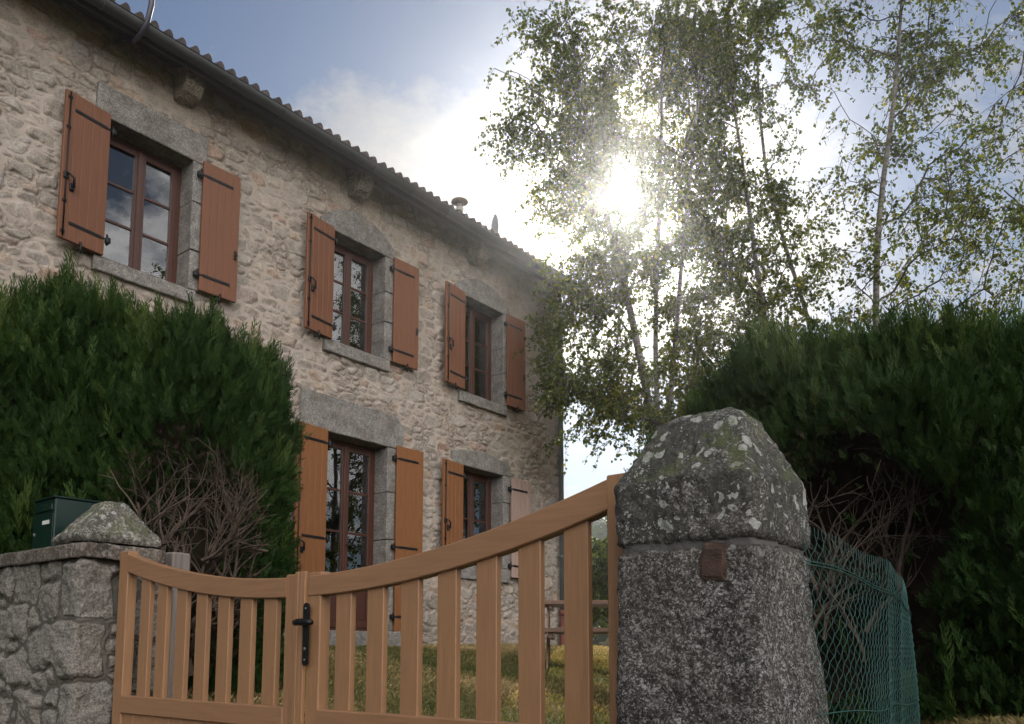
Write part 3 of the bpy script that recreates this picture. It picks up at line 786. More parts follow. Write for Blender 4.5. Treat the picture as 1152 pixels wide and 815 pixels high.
# ------------------------------------------------------------------ left garden wall
gw = empty('garden_wall', (G0[0], G0[1], 0), GRZ, 'grey rubble stone garden wall with squared quoins and a thin coping, left of the gate', 'wall')
def gwall():
    L0 = 4.6   # front length, corner at p = L0
    pts, rad = scatter(L0+1.4, 2.2, -.1, .1, 0, [(.12, 120), (.085, 500), (.06, 900), (.04, 2500), (.025, 2500)], 1.35, 1.0,
                       pre=[(L0+.0, 1.80, .145), (L0-.02, 1.50, .14), (L0+.05, 1.20, .135), (L0-.03, .90, .14), (L0+.02, .6, .14)])
    d = .006
    p = np.concatenate([np.arange(0, L0-1.6, .02), np.arange(L0-1.6, L0+.46, d)]); z = np.arange(.2, 1.955, d)
    Pp, Zp = np.meshgrid(p, z)
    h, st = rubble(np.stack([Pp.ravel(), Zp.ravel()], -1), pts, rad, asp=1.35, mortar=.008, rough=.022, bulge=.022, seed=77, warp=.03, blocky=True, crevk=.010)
    pp = Pp.ravel(); r_ = .035
    x = np.where(pp < L0-r_, pp-L0, 0.); y = np.where(pp < L0-r_, 0., pp-L0)
    nx = np.where(pp < L0-r_, 0., 1.); ny = np.where(pp < L0-r_, -1., 0.)
    cm = np.abs(pp-L0) <= r_; a = (pp-(L0-r_))/(2*r_)*math.pi/2
    x = np.where(cm, -r_+r_*np.sin(a), x); y = np.where(cm, r_-r_*np.cos(a), y); nx = np.where(cm, np.sin(a), nx); ny = np.where(cm, -np.cos(a), ny)
    x = np.where(pp > L0+r_, 0., x)
    V = np.stack([-1.515+x+nx*(h-.01), -.205+y+ny*(h-.01), Zp.ravel()], -1)
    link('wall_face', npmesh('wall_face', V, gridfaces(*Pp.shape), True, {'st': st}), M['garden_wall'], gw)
    mb = MB(); mb.box(-1.515-L0, -1.545, -.17, .25, .15, 1.94, .01); mb.build('wall_body', M['coping'], gw)
gwall()
def rock(name, levels, mat, parent, seed, amp=.02, n=160, fs=6, rc=.18, crisp=.004, top=True, loc=(0, 0)):
    """levels: (z, x0, x1, y0, y1); rounded-rectangle rings displaced by noise"""
    lv = np.array(levels, float)
    zz = []; 
    dz = .008 if len(lv) < 30 else 0
    seg = []
    for i in range(len(lv)-1):
        dist = np.abs(lv[i+1]-lv[i]).max(); k = max(1, int(dist/.009))
        for j in range(k): seg.append(lv[i]+(lv[i+1]-lv[i])*j/k)
    seg.append(lv[-1]); seg = np.array(seg)
    a = np.linspace(0, 2*math.pi, n, endpoint=False)
    e = 7.0
    ca, sa = np.cos(a), np.sin(a)
    den = (np.abs(ca)**(2*e)+np.abs(sa)**(2*e))**(1/(2*e)); bx, by = ca/den, sa/den
    # even spacing along the square
    V = []
    for (z, x0, x1, y0, y1) in seg:
        cx, cy, hx, hy = (x0+x1)/2, (y0+y1)/2, (x1-x0)/2, (y1-y0)/2
        V.append(np.stack([cx+bx*hx, cy+by*hy, np.full(n, z)], -1))
    V = np.array(V); m_ = len(V)
    # close the top
    zt, x0, x1, y0, y1 = seg[-1]
    last = V[-1]; cen = np.array([(x0+x1)/2, (y0+y1)/2, zt])
    extra = [cen+(last-cen)*f for f in (.85, .7, .55, .4, .25, .1)]
    V = np.concatenate([V, np.array(extra)], 0); m_ = len(V)
    F = []
    i, k = np.meshgrid(np.arange(m_-1), np.arange(n), indexing='ij'); k2 = (k+1) % n
    F = np.stack([i*n+k, i*n+k2, (i+1)*n+k2, (i+1)*n+k], -1).reshape(-1, 4)
    P = V.reshape(-1, 3)
    ctr = np.array([(lv[:, 1].mean()+lv[:, 2].mean())/2, (lv[:, 3].mean()+lv[:, 4].mean())/2, 0])
    dirv = P-ctr; dirv[:, 2] *= 0; dirv /= np.linalg.norm(dirv, axis=1)[:, None]+1e-6
    dirv[:, 2] = np.where(P[:, 2] > zt-.25, .5, 0)
    disp = amp*fbm(P, fs, seed, 5, .55)+crisp*fbm(P, 60, seed+4, 3)
    P = P+dirv*disp[:, None]
    me = npmesh(name, P, F, True)
    return link(name, me, mat, parent)
rock('coping', [(1.952, -6.1, -1.47, -.235, .26), (1.955, -6.1, -1.465, -.24, .265), (2.022, -6.1, -1.468, -.24, .265), (2.03, -6.1, -1.48, -.225, .25)], M['coping'], gw, 5, .014, 1400, 5)
cap = rock('cap_stone', [(2.035, -1.83, -1.475, -.20, .20), (2.05, -1.845, -1.465, -.215, .21), (2.075, -1.845, -1.465, -.215, .21), (2.10, -1.82, -1.485, -.19, .19), (2.23, -1.735, -1.575, -.085, .09), (2.262, -1.715, -1.60, -.06, .065), (2.268, -1.70, -1.615, -.045, .05)], M['capstone'], None, 9, .020, 260, 9, crisp=.005)
cap.location = (G0[0], G0[1], 0); cap.rotation_euler = (0, 0, GRZ)
tag(cap, 'weathered pyramid-shaped granite cap stone sitting on the garden wall beside the gate', 'cap stone')
# wooden post
wp = MB(); wp.box(-.058, .058, -.058, .058, 0, 1.42, .01)
o = wp.build('wooden_post', M['post'])
pw = G0+GX*-1.70+GY*.40; o.location = (pw[0], pw[1], .62); o.rotation_euler = (0, R(.5), GRZ+R(6)); tag(o, 'grey weathered square wooden post behind the left gate leaf', 'post')
# letterbox
lb = empty('letterbox', (G0[0]-2.17*GX[0]-.0*GY[0], G0[1]-2.17*GX[1], 2.034), GRZ, 'dark green metal letterbox on top of the garden wall, behind the cap stone', 'letterbox')
mb = MB(); mb.box(-.135, .135, -.12, .24, .0, .292, .006); mb.build('body', M['greenbox'], lb)
mb = MB(); mb.box(-.142, .142, -.128, .25, .2925, .303, .004); mb.build('lid', M['greenbox'], lb)
mb = MB(); mb.box(-.125, .125, -.126, -.1202, .012, .205, .003); dr = mb.build('door', M['greenbox'], lb)
mb = MB(); mb.box(.0, .085, -.1285, -.1263, .150, .172, .0005); mb.build('name_label', M['label'], dr)
mb = MB(); mb.tube([(-.095, -.133, .10), (-.095, -.126, .10)], .011, 12); mb.build('lock', M['zinc'], dr)
mb = MB(); mb.box(-.11, .11, -.128, -.1202, .225, .262, .003); mb.build('flap', M['greenbox'], lb)

# ------------------------------------------------------------------ right pillar
pil = empty('granite_pillar', (G0[0], G0[1], 0), GRZ, 'massive rough granite gate pillar with a lichen-covered pyramid top, right of the gate', 'pillar')
rock('shaft', [(.2, 1.51, 1.99, -.16, .37), (.9, 1.52, 1.965, -.155, .345), (1.30, 1.53, 1.948, -.152, .315), (1.60, 1.528, 1.940, -.15, .265), (1.744, 1.532, 1.938, -.150, .250), (1.756, 1.545, 1.925, -.137, .24)], M['pillar'], pil, 31, .020, 420, 4.5, crisp=.007)
rock('cap', [(1.770, 1.545, 1.925, -.135, .24), (1.781, 1.530, 1.938, -.15, .250), (1.86, 1.527, 1.938, -.15, .250), (1.940, 1.530, 1.934, -.148, .240), (1.965, 1.542, 1.922, -.132, .222), (2.118, 1.618, 1.858, -.045, .120), (2.140, 1.645, 1.835, -.015, .09)], M['pillar'], pil, 47, .013, 420, 5, crisp=.008)
mb = MB(); vs, fs = stone_slab([(1.782, 1.668), (1.855, 1.662), (1.868, 1.70), (1.862, 1.757), (1.80, 1.766), (1.775, 1.73)], -.1525, -.10, 77, inset=.02); mb.add(vs, fs); o = mb.build('rusty_iron_block', M['rustplate'], pil); o['label'] = 'rust-brown square block let into the joint'
M['joint_mortar'] = mat_simple('joint_mortar', (.10, .095, .088), .95, 0, .25, .8, 40, .2)
rock('joint_mortar', [(1.745, 1.548, 1.920, -.132, .235), (1.750, 1.543, 1.924, -.1365, .24), (1.778, 1.543, 1.923, -.1365, .24), (1.783, 1.548, 1.918, -.132, .235)], M['joint_mortar'], pil, 31, .018, 420, 4.5, crisp=.006)

# ------------------------------------------------------------------ chain link fence
def fence():
    path = [np.array(p) for p in [(.765, 2.21), (1.04, 2.53), (1.34, 2.90), (1.56, 3.25), (1.76, 3.70), (1.94, 4.12)]]
    # resample
    P = np.array(path); seg = np.r_[0, np.cumsum(np.hypot(*np.diff(P, axis=0).T))]
    L = seg[-1]; fx = lambda s: np.array([np.interp(s, seg, P[:, 0]), np.interp(s, seg, P[:, 1])])
    def pos(s, z, off=0):
        p = fx(s); q = fx(min(L, s+.02)); t_ = q-fx(max(0, s-.02)); t_ /= np.hypot(*t_)+1e-9; nn = np.array([t_[1], -t_[0]])
        b = .05*math.sin(s*3.1+1)*math.sin((z-.4)*2.0)+off
        return (p[0]+nn[0]*b, p[1]+nn[1]*b, z)
    f = empty('chain_link_fence', (path[0][0], path[0][1], .3), 0, 'green plastic-coated wire mesh fence running back from the granite pillar into the hedge', 'fence')
    o0 = Vector(f.location)
    pitch = .027; hz = .021; top_ = lambda s: 1.795-.035*s+.008*math.sin(s*9)
    mb = MB(); n = int(L/(pitch))
    for i in range(n):
        s0 = (i+.5)*pitch; z = .45; k = 0; pts = []
        tt = top_(s0)
        while z < tt:
            a = (1 if k % 2 else -1)*(pitch*.5+.001)*(1 if i % 2 == 0 else -1)
            s = min(max(s0+a+.003*math.sin(z*11+i*.3), 0), L)
            kk = z*.0
            pts.append(Vector(pos(s, z, .0022*(1 if k % 2 else -1)))-o0)
            if k: pass
            z += hz*(1+.12*math.sin(i*1.7+k)); k += 1
        # soften the bends: two points per bend
        q = []
        for j in range(len(pts)):
            if j in (0, len(pts)-1): q.append(pts[j]); continue
            q.append(pts[j]*.82+pts[j-1]*.18); q.append(pts[j]*.82+pts[j+1]*.18)
        # barb at the top
        q.append(Vector(pos(min(L, s0+.004), tt+.018))-o0); q.append(Vector(pos(min(L, s0+.008), tt+.038))-o0)
        mb.tube(q, .0010, 4, False)
    mb.build('mesh', M['fence'], f)
    for z0, dd in ((1.735, 0), (1.725, .003), (1.33, 0), (.85, 0)):
        mb = MB(); mb.tube([Vector(pos(s, z0-.035*s+.006*math.sin(s*7), .004+dd))-o0 for s in np.arange(0, L, .05)], .0018, 5); mb.build('tension_wire', M['fence'], f)
    for s in (.05,):
        p = pos(s, 0, -.03); mb = MB(); mb.tube([Vector((p[0], p[1], .3))-o0, Vector((p[0], p[1], top_(s)-.01))-o0], .017, 10); mb.build('fence_post', M['fence'], f)
fence()

# ------------------------------------------------------------------ foliage helpers
def frames(D, roll):
    D = D/np.linalg.norm(D, axis=1)[:, None]
    ref = np.where(np.abs(D[:, 2:3]) > .95, np.array([[1., 0, 0]]), np.array([[0, 0, 1.]]))
    A = np.cross(D, ref); A /= np.linalg.norm(A, axis=1)[:, None]; B = np.cross(A, D)
    c, s = np.cos(roll)[:, None], np.sin(roll)[:, None]
    return D, A*c+B*s, -A*s+B*c      # along, across, normal
def spray_template(seed):
    r_ = np.random.default_rng(seed); Q = []
    def lf(bx, by, ang, L, w, z0, tz):
        d = np.array([math.sin(ang), math.cos(ang)]); n_ = np.array([d[1], -d[0]])
        b = np.array([bx, by]); m_ = b+d*L*.45; t_ = b+d*L
        Q.append([(b[0], b[1], z0), (m_[0]+n_[0]*w, m_[1]+n_[1]*w, z0+tz*.5), (t_[0], t_[1], z0+tz), (m_[0]-n_[0]*w, m_[1]-n_[1]*w, z0+tz*.5)])
    n = 11
    lf(0, 0, 0, .55, .024, 0, 0); lf(0, .45, .05, .55, .022, 0, 0.02)
    for i in range(n):
        y = .08+.8*i/n; s_ = 1 if i % 2 else -1
        L = .42*(1-y*.62)*r_.uniform(.75, 1.2); an = s_*r_.uniform(.45, .8); z = r_.uniform(-.1, .1)
        lf(0, y, an, L, .026, 0, z)
        for k in (.35, .65):
            lf(math.sin(an)*L*k, y+math.cos(an)*L*k, an-s_*.5, L*.42, .020, z*k, r_.uniform(-.05, .05))
            
    return np.array(Q)     # (q,4,3): x across, y along, z normal
TEMPL = [spray_template(s) for s in range(5)]
def sprays(P, D, S, tint, W=None):
    if W is None: W = np.full(len(P), .75)
    """bake sprays at points P along directions D with sizes S"""
    VV = []; TT = []
    ti = rng.integers(0, len(TEMPL), len(P))
    for t_ in range(len(TEMPL)):
        m_ = ti == t_; 
        if not m_.any(): continue
        T = TEMPL[t_].reshape(-1, 3)
        a, b, c = frames(D[m_], rng.uniform(0, 2*math.pi, m_.sum()))
        v = P[m_][:, None, :]+S[m_][:, None, None]*(T[None, :, 0:1]*b[:, None, :]*W[m_][:, None, None]+T[None, :, 1:2]*a[:, None, :]+T[None, :, 2:3]*c[:, None, :])
        VV.append(v.reshape(-1, 3)); TT.append(np.repeat(tint[m_], len(T)))
    V = np.concatenate(VV); t2 = np.concatenate(TT)
    F = np.arange(len(V)).reshape(-1, 4)
    return V, F, np.clip(t2[:, None]+rng.normal(0, .03, (len(t2), 1)), 0, 1)*np.ones((1, 3))

def polydist(P, line):
    best = np.full(len(P), 1e9); near = np.zeros((len(P), 2)); tt = np.zeros(len(P)); acc = 0
    for a, b in zip(line[:-1], line[1:]):
        a = np.array(a); b = np.array(b); d = b-a; L = np.hypot(*d)
        t_ = np.clip(((P-a)@d)/(L*L), 0, 1); q = a+t_[:, None]*d; ds = np.hypot(*(P-q).T)
        m_ = ds < best; best[m_] = ds[m_]; near[m_] = q[m_]; tt[m_] = acc+t_[m_]*L; acc += L
    return best, near, tt
def hedge(name, line, rad, ztop, carve, label, N_, seed, br):
    root = empty(name, (line[1][0], line[1][1], float(gz(line[1][0], line[1][1]))), 0, label, 'hedge')
    o0 = np.array(root.location)
    lo = np.array(line).min(0)-rad-.2; hi = np.array(line).max(0)+rad+.2
    def shape(P):
        d, near, t_ = polydist(P[:, :2], line)
        zt = ztop(t_)+.17*fbm(np.c_[P[:, :2], P[:, 0]*0], 1.6, seed, 3)+.05*vnoise(np.c_[P[:, :2], P[:, 0]*0], 6, seed+2)
        zg = gz(P[:, 0], P[:, 1])
        r_ = rad*(1+.15*fbm(P, 1.7, seed+5, 4)+.11*vnoise(P, 5, seed+6))
        r_ = r_*(1-.20*sstep(-.6, .05, P[:, 2]-zt)**1.5)*(.88+.12*sstep(0, 1.2, P[:, 2]-zg))
        nrm = (P[:, :2]-near)/(d[:, None]+1e-6)
        return d-r_, zt, zg, nrm
    got = []; need = N_
    while need > 0:
        P = np.c_[rng.uniform(lo[0], hi[0], 400000), rng.uniform(lo[1], hi[1], 400000), rng.uniform(.5, 4.4, 400000)]
        s, zt, zg, nrm = shape(P)
        inside = (s < 0) & (P[:, 2] < zt) & (P[:, 2] > zg)
        shell = inside & ((s > -.32) | (P[:, 2] > zt-.42))
        facing = -(nrm*P[:, :2]).sum(1)/np.hypot(P[:, 0], P[:, 1])
        pk = np.where(facing > -.25, 1, .3); 
        dep = np.minimum(-s, zt-P[:, 2]); pk = pk*np.where(dep < .12, 1, .5)
        shell &= rng.random(len(P)) < pk
        for (c, r_) in carve:
            q = ((P-np.array(c))/np.array(r_)); qq = (q**2).sum(1)+.95*fbm(P, 2.4, seed+40, 4)
            shell &= (qq > 1) | (rng.random(len(P)) < .02)
        P = P[shell][:need]; n_ = nrm[shell][:need]; s_ = s[shell][:need]; z_ = zt[shell][:need]
        got.append((P, n_, s_, z_)); need -= len(P)
    P = np.concatenate([a[0] for a in got]); nr_ = np.concatenate([a[1] for a in got]); s = np.concatenate([a[2] for a in got]); zt = np.concatenate([a[3] for a in got])
    topness = sstep(-.45, -.05, P[:, 2]-zt)
    clump = .5*fbm(P, 3.0, seed+11, 3)
    D = np.c_[nr_*(.55*(1-topness)+.18*topness)[:, None], np.full(len(P), .95)]+rng.normal(0, .34, (len(P), 3))+np.stack([fbm(P, 2.2, seed+21, 2), fbm(P, 2.2, seed+22, 2), P[:, 0]*0], -1)*.5
    S = rng.uniform(.060, .125, len(P))*(1+.45*topness*rng.random(len(P)))*(1+.2*clump)
    tint = np.clip(.36+1.0*clump+rng.normal(0, .14, len(P))+.10*topness, 0, 1)
    # long upright leaders standing proud of the clipped surface
    lead = np.where((np.minimum(-s, zt-P[:, 2]) < .07) & (rng.random(len(P)) < np.where(zt-P[:, 2] < .2, .5, .10)))[0]
    P2 = P[lead]; D2 = np.c_[nr_[lead]*.16, np.full(len(lead), 1.)]+rng.normal(0, .15, (len(lead), 3)); S2 = rng.uniform(.12, .27, len(lead))
    P = np.vstack([P, P2]); D = np.vstack([D, D2]); Wd = np.r_[np.full(len(S), 1.0), np.full(len(S2), .62)]; S = np.r_[S, S2]; tint = np.r_[tint, np.clip(tint[lead]+.15, 0, 1)]
    V, F, tc = sprays(P, D, S, tint, Wd)
    link('foliage', npmesh('foliage', V-o0, F, False, {'tint': tc}), M['hedge'], root)
    # dead core: solid dark brown mesh, shade inside the hedge put into its colour
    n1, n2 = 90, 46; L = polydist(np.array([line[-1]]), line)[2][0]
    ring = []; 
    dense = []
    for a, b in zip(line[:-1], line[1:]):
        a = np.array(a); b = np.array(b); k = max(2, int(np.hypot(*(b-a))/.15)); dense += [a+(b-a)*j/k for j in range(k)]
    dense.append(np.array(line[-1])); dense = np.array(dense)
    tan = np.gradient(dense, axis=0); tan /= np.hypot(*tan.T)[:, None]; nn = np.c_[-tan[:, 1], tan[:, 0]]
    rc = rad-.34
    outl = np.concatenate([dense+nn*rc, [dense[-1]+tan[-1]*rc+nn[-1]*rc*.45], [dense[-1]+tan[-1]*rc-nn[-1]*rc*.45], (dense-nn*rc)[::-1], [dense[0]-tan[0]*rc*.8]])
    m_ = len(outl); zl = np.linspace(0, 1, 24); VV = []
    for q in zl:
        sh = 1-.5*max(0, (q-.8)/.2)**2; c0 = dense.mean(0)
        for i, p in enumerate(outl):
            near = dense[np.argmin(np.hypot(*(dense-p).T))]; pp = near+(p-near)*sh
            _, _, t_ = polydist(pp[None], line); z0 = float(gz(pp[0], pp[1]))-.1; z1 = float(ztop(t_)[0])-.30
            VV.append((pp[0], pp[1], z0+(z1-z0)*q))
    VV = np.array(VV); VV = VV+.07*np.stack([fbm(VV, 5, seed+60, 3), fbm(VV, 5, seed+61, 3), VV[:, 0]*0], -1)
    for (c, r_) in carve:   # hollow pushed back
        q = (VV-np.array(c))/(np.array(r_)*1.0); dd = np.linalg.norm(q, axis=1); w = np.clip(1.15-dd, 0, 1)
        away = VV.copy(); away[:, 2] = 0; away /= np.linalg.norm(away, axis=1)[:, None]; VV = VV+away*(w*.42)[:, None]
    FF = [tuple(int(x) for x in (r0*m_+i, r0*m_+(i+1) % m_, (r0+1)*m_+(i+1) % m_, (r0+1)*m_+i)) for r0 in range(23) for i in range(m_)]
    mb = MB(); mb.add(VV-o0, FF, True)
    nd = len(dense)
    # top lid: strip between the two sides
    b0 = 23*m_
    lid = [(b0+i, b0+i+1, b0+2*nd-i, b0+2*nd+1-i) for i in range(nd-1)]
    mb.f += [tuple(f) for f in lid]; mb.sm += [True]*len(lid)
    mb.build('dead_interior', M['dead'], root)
    # bare branches in the pruned hollows
    mb = MB()
    def grow(p, d, L, r_, dep):
        n = max(4, int(L/.05)); pts_ = [p]; rr = [r_]; q = Vector(p); dd = Vector(d).normalized(); bend = Vector(np.random.default_rng(random.randrange(10**6)).normal(0, .1, 3))
        kids = []
        for i in range(n):
            if len(pts_) > 2 and min(float(np.linalg.norm((np.array(q)-np.array(c))/np.array(r0))) for c, r0 in carve) > 1.04: break
            dd = (dd+bend*.55+Vector((random.gauss(0, .13), random.gauss(0, .13), random.gauss(0, .09)))+Vector((0, 0, .02))).normalized()
            q = q+dd*(L/n); pts_.append(tuple(q)); rr.append(max(.0016, r_*(1-.75*(i+1)/n)))
            if dep > 0 and i > 0 and random.random() < (.75 if dep > 1 else .6): kids.append((tuple(q), dd.copy(), rr[-1]))
        mb.tube([Vector(a)-Vector(o0) for a in pts_], rr, 6 if r_ > .008 else 4, False)
        for (kp, kd, kr) in kids:
            ax = Vector((random.gauss(0, 1), random.gauss(0, 1), random.gauss(0, .6))).normalized()
            nd_ = (kd+ax*random.uniform(.5, 1.0)).normalized()
            grow(kp, nd_, L*random.uniform(.35, .62), kr*.72, dep-1)
    for (p, d, L, r_, dep) in br: grow(p, d, L, r_, dep)
    mb.build('bare_branches', M['twig'], root)
    PD = []
    for (c, r0) in carve:
        q = rng.normal(0, 1, (900, 3)); q /= np.linalg.norm(q, axis=1)[:, None]; q *= rng.uniform(.75, 1.15, (900, 1))
        q = q[q[:, 1] > -.25]; PD.append(np.array(c)+q*np.array(r0))
    PD = np.concatenate(PD); PD = PD[PD[:, 2] > gz(PD[:, 0], PD[:, 1])+.1]
    V, F, tc = sprays(PD, rng.normal(0, .6, PD.shape)+np.array([0, 0, .3]), rng.uniform(.05, .10, len(PD)), rng.random(len(PD)))
    link('dead_fronds', npmesh('dead_fronds', V-o0, F, False), M['deadfrond'], root)
    return root
LB = []
rr_ = random.Random(3)
LB.append(((-1.88, 4.86, 1.35), (.02, -.02, 1), 1.05, .030, 2))
for k in range(17):
    t_ = rr_.random(); x = -2.30+.68*t_; y = 4.95+rr_.uniform(-.1, .12); z = rr_.uniform(1.55, 2.1)
    a_ = rr_.uniform(-.9, 1.3); LB.append(((x, y, z), (math.sin(a_), -.05, abs(math.cos(a_))+.15), rr_.uniform(.4, .8), rr_.uniform(.007, .015), 2))
hedge('conifer_hedge', [(-4.4, 5.35), (-3.3, 5.5), (-2.5, 5.62), (-2.29, 5.62)], .76, lambda t_: 3.50+.20*np.exp(-((t_-1.45)/.42)**2)-.04*sstep(1.7, 2.2, t_), [((-1.94, 4.84, 2.18), (.42, .52, .56)), ((-2.0, 4.87, 1.72), (.46, .46, .34))],
      'tall dark green cypress hedge with a bare twiggy hollow, behind the garden wall', 58000, 3, LB)
RB = []
for k in range(20):
    t_ = k/19; x = 1.42+1.05*t_+rr_.uniform(-.04, .04); y = 4.80-.12*t_+rr_.uniform(-.1, .15); z = rr_.uniform(1.35, 1.95)
    RB.append(((x, y, z), (rr_.uniform(-.25, .35)+.3*t_, -.05, 1-.35*t_*rr_.random()), rr_.uniform(.5, .85), rr_.uniform(.008, .017), 2))
hedge('conifer_hedge', [(1.75, 6.5), (2.1, 5.7), (2.55, 5.0), (3.1, 4.5), (3.9, 4.35), (5.2, 4.4)], .80, lambda t_: 3.42-.36*sstep(.9, 0, t_)-.52*sstep(1.2, 2.8, t_), [((1.93, 4.72, 2.15), (.56, .60, .56)), ((1.72, 4.70, 1.55), (.60, .6, .45))],
      'tall dark green cypress hedge with bare lower branches, behind the granite pillar and wire fence', 64000, 23, RB)

# ------------------------------------------------------------------ birch trees
def hblock(p):
    o = (p[0]-H0[0])*HN[0]+(p[1]-H0[1])*HN[1]; u = (p[0]-H0[0])*HDIR[0]+(p[1]-H0[1])*HDIR[1]
    return o < .55 and u < 4.3 and p[2] < 8.3+max(0, -o)*.36
def sunblock(p):
    p = np.array(p)-np.array([0, 0, EZ]); t_ = p@SUN; return np.linalg.norm(p-SUN*t_) < .24 and t_ > 0
def birch(base, stems, blobs, ntar, lpt, label, seed, lsize=.050, rad0=.075, group='birch trees beyond the hedge', name='birch_tree'):
    rs = np.random.default_rng(seed)
    root = empty(name, base, 0, label, 'tree', group)
    o0 = np.array(base, float)
    nodes = []; par = []; isstem = []
    chains = []
    for st_ in stems:
        P = np.array([base]+list(st_), float) if st_[0][2] > base[2]+.5 else np.array(st_, float)
        seg = np.r_[0, np.cumsum(np.linalg.norm(np.diff(P, axis=0), axis=1))]; L = seg[-1]; ss = np.arange(0, L, .22)
        pts_ = np.stack([np.interp(ss, seg, P[:, k]) for k in range(3)], -1)
        # smooth and wobble
        for _ in range(4): pts_[1:-1] = (pts_[:-2]+2*pts_[1:-1]+pts_[2:])/4
        pts_[:, :2] += .05*np.stack([vnoise(pts_, .9, seed), vnoise(pts_, .9, seed+1)], -1)*np.linspace(0, 1, len(pts_))[:, None]
        ch = []
        for i, p in enumerate(pts_):
            nodes.append(p); par.append(ch[-1] if ch else -1); isstem.append(True); ch.append(len(nodes)-1)
        chains.append(ch)
    T = []
    wts = np.array([b[1][0]*b[1][1]*b[1][2]*b[2] for b in blobs]); wts = wts/wts.sum()
    while len(T) < ntar:
        b = blobs[rs.choice(len(blobs), p=wts)]; q = rs.normal(0, 1, 3); q /= np.linalg.norm(q); q *= rs.random()**.45
        p = np.array(b[0])+q*np.array(b[1])
        if hblock(p) or sunblock(p) or p[2] < base[2]+.8: continue
        if vnoise(p[None], 1.1, seed+70)[0] < -.6: continue
        T.append(p)
    T = np.array(T); sd = np.array([min(np.linalg.norm(np.array(nodes)-t_, axis=1)) for t_ in T]); T = T[np.argsort(sd)]
    paths = []
    for t_ in T:
        A = np.array(nodes); hd = np.hypot(*(A[:, :2]-t_[:2]).T); dist = np.linalg.norm(A-t_, axis=1)
        cost = dist+1.1*np.clip(A[:, 2]-(t_[2]-.55*hd), 0, None)
        j = int(np.argmin(cost)); a = A[j]; d = np.linalg.norm(t_-a)
        n = max(2, int(d/.16)); path = [j]
        mid = (a+t_)/2+np.array([0, 0, .10*d])+rs.normal(0, .06*d, 3)
        for k in range(1, n+1):
            s = k/n; p = (1-s)**2*a+2*s*(1-s)*mid+s*s*t_+rs.normal(0, .012, 3)
            nodes.append(p); par.append(path[-1]); isstem.append(False); path.append(len(nodes)-1)
        paths.append(path)
    nodes = np.array(nodes); n = len(nodes); R_ = np.zeros(n); kids = np.zeros(n)
    acc = np.zeros(n)
    order = range(n-1, -1, -1)
    tip = .0042
    for i in order:
        if acc[i] == 0: acc[i] = tip**2.1
        R_[i] = acc[i]**(1/2.1)
        if par[i] >= 0: acc[par[i]] += acc[i]
    sc_ = rad0/max(R_[c[0]] for c in chains)
    R_ = np.maximum(.0035, R_*sc_)
    tr = MB()
    for ch in chains:
        r_ = np.maximum(R_[ch], np.linspace(rad0*.9, .012, len(ch))); tr.tube(nodes[ch]-o0, list(r_), 12)
    tr.build('trunk', M['birch_bark'], root)
    bm_ = MB()
    tw0 = []; twd = []
    LP = []; LD = []
    for path in paths:
        pp = nodes[path]; r_ = R_[path].copy(); r_[0] = min(r_[0], r_[1]*1.2)
        bm_.tube(pp-o0, list(r_), 5 if r_[0] > .012 else 4, False)
        cen = nodes[chains[0]].mean(0)
        m_ = len(pp)
        ntw = 7
        for k in range(ntw):
            i0 = rs.integers(max(0, int(m_*.35)), m_); s0 = pp[i0]
            out_ = s0-cen; out_[2] = 0; out_ /= np.linalg.norm(out_)+1e-6
            d = out_*.6+rs.normal(0, .6, 3)+np.array([0, 0, .25]); d /= np.linalg.norm(d)
            L = rs.uniform(.25, .6); q = s0.copy(); tp = [q.copy()]; ns = 5
            for j in range(ns):
                d = d+np.array([0, 0, -.26])+rs.normal(0, .1, 3); d /= np.linalg.norm(d); q = q+d*L/ns; tp.append(q.copy())
            tp = np.array(tp)
            if hblock(tp[-1]): continue
            bm_.tube(tp-o0, [.0032, .003, .0027, .0024, .002, .0015], 3, False)
            nl = max(1, int(rs.poisson(lpt/ntw)))
            ts = rs.uniform(.1, 1, nl)*ns; ii = np.clip(ts.astype(int), 0, ns-1); fr = ts-ii
            bp = tp[ii]*(1-fr[:, None])+tp[ii+1]*fr[:, None]
            ld = rs.normal(0, .7, (nl, 3))+np.array([0, 0, -.55])
            LP.append(bp+rs.normal(0, .018, (nl, 3))); LD.append(ld)
    bm_.build('branches', M['branch'], root)
    LP = np.concatenate(LP); LD = np.concatenate(LD)
    rel = LP-np.array([0, 0, EZ]); tt = rel@SUN; ok = np.linalg.norm(rel-SUN*tt[:, None], axis=1) > .17
    LP, LD = LP[ok], LD[ok]
    a, b, c = frames(LD, rs.uniform(0, 2*math.pi, len(LP)))
    S = rs.uniform(.7, 1.2, len(LP))*lsize
    TP = np.array([(0, 0, 0), (.42, .36, .10), (0, 1.08, 0), (-.42, .36, .10)])
    V = LP[:, None, :]+S[:, None, None]*(TP[None, :, 0:1]*b[:, None, :]+TP[None, :, 1:2]*a[:, None, :]+TP[None, :, 2:3]*c[:, None, :])
    V = V.reshape(-1, 3)-o0; F = np.arange(len(V)).reshape(-1, 4)
    tint = np.clip(rs.beta(2, 3.2, len(LP))+.25*fbm(LP, 1.3, seed+90, 2), 0, 1); tc = np.repeat(tint, 4)[:, None]*np.ones((1, 3))
    link('crown', npmesh('crown', V, F, False, {'tint': tc}), M['birch_leaf'], root)
    return root
def gb(x, y): return (x, y, float(gz(x, y))-.05)
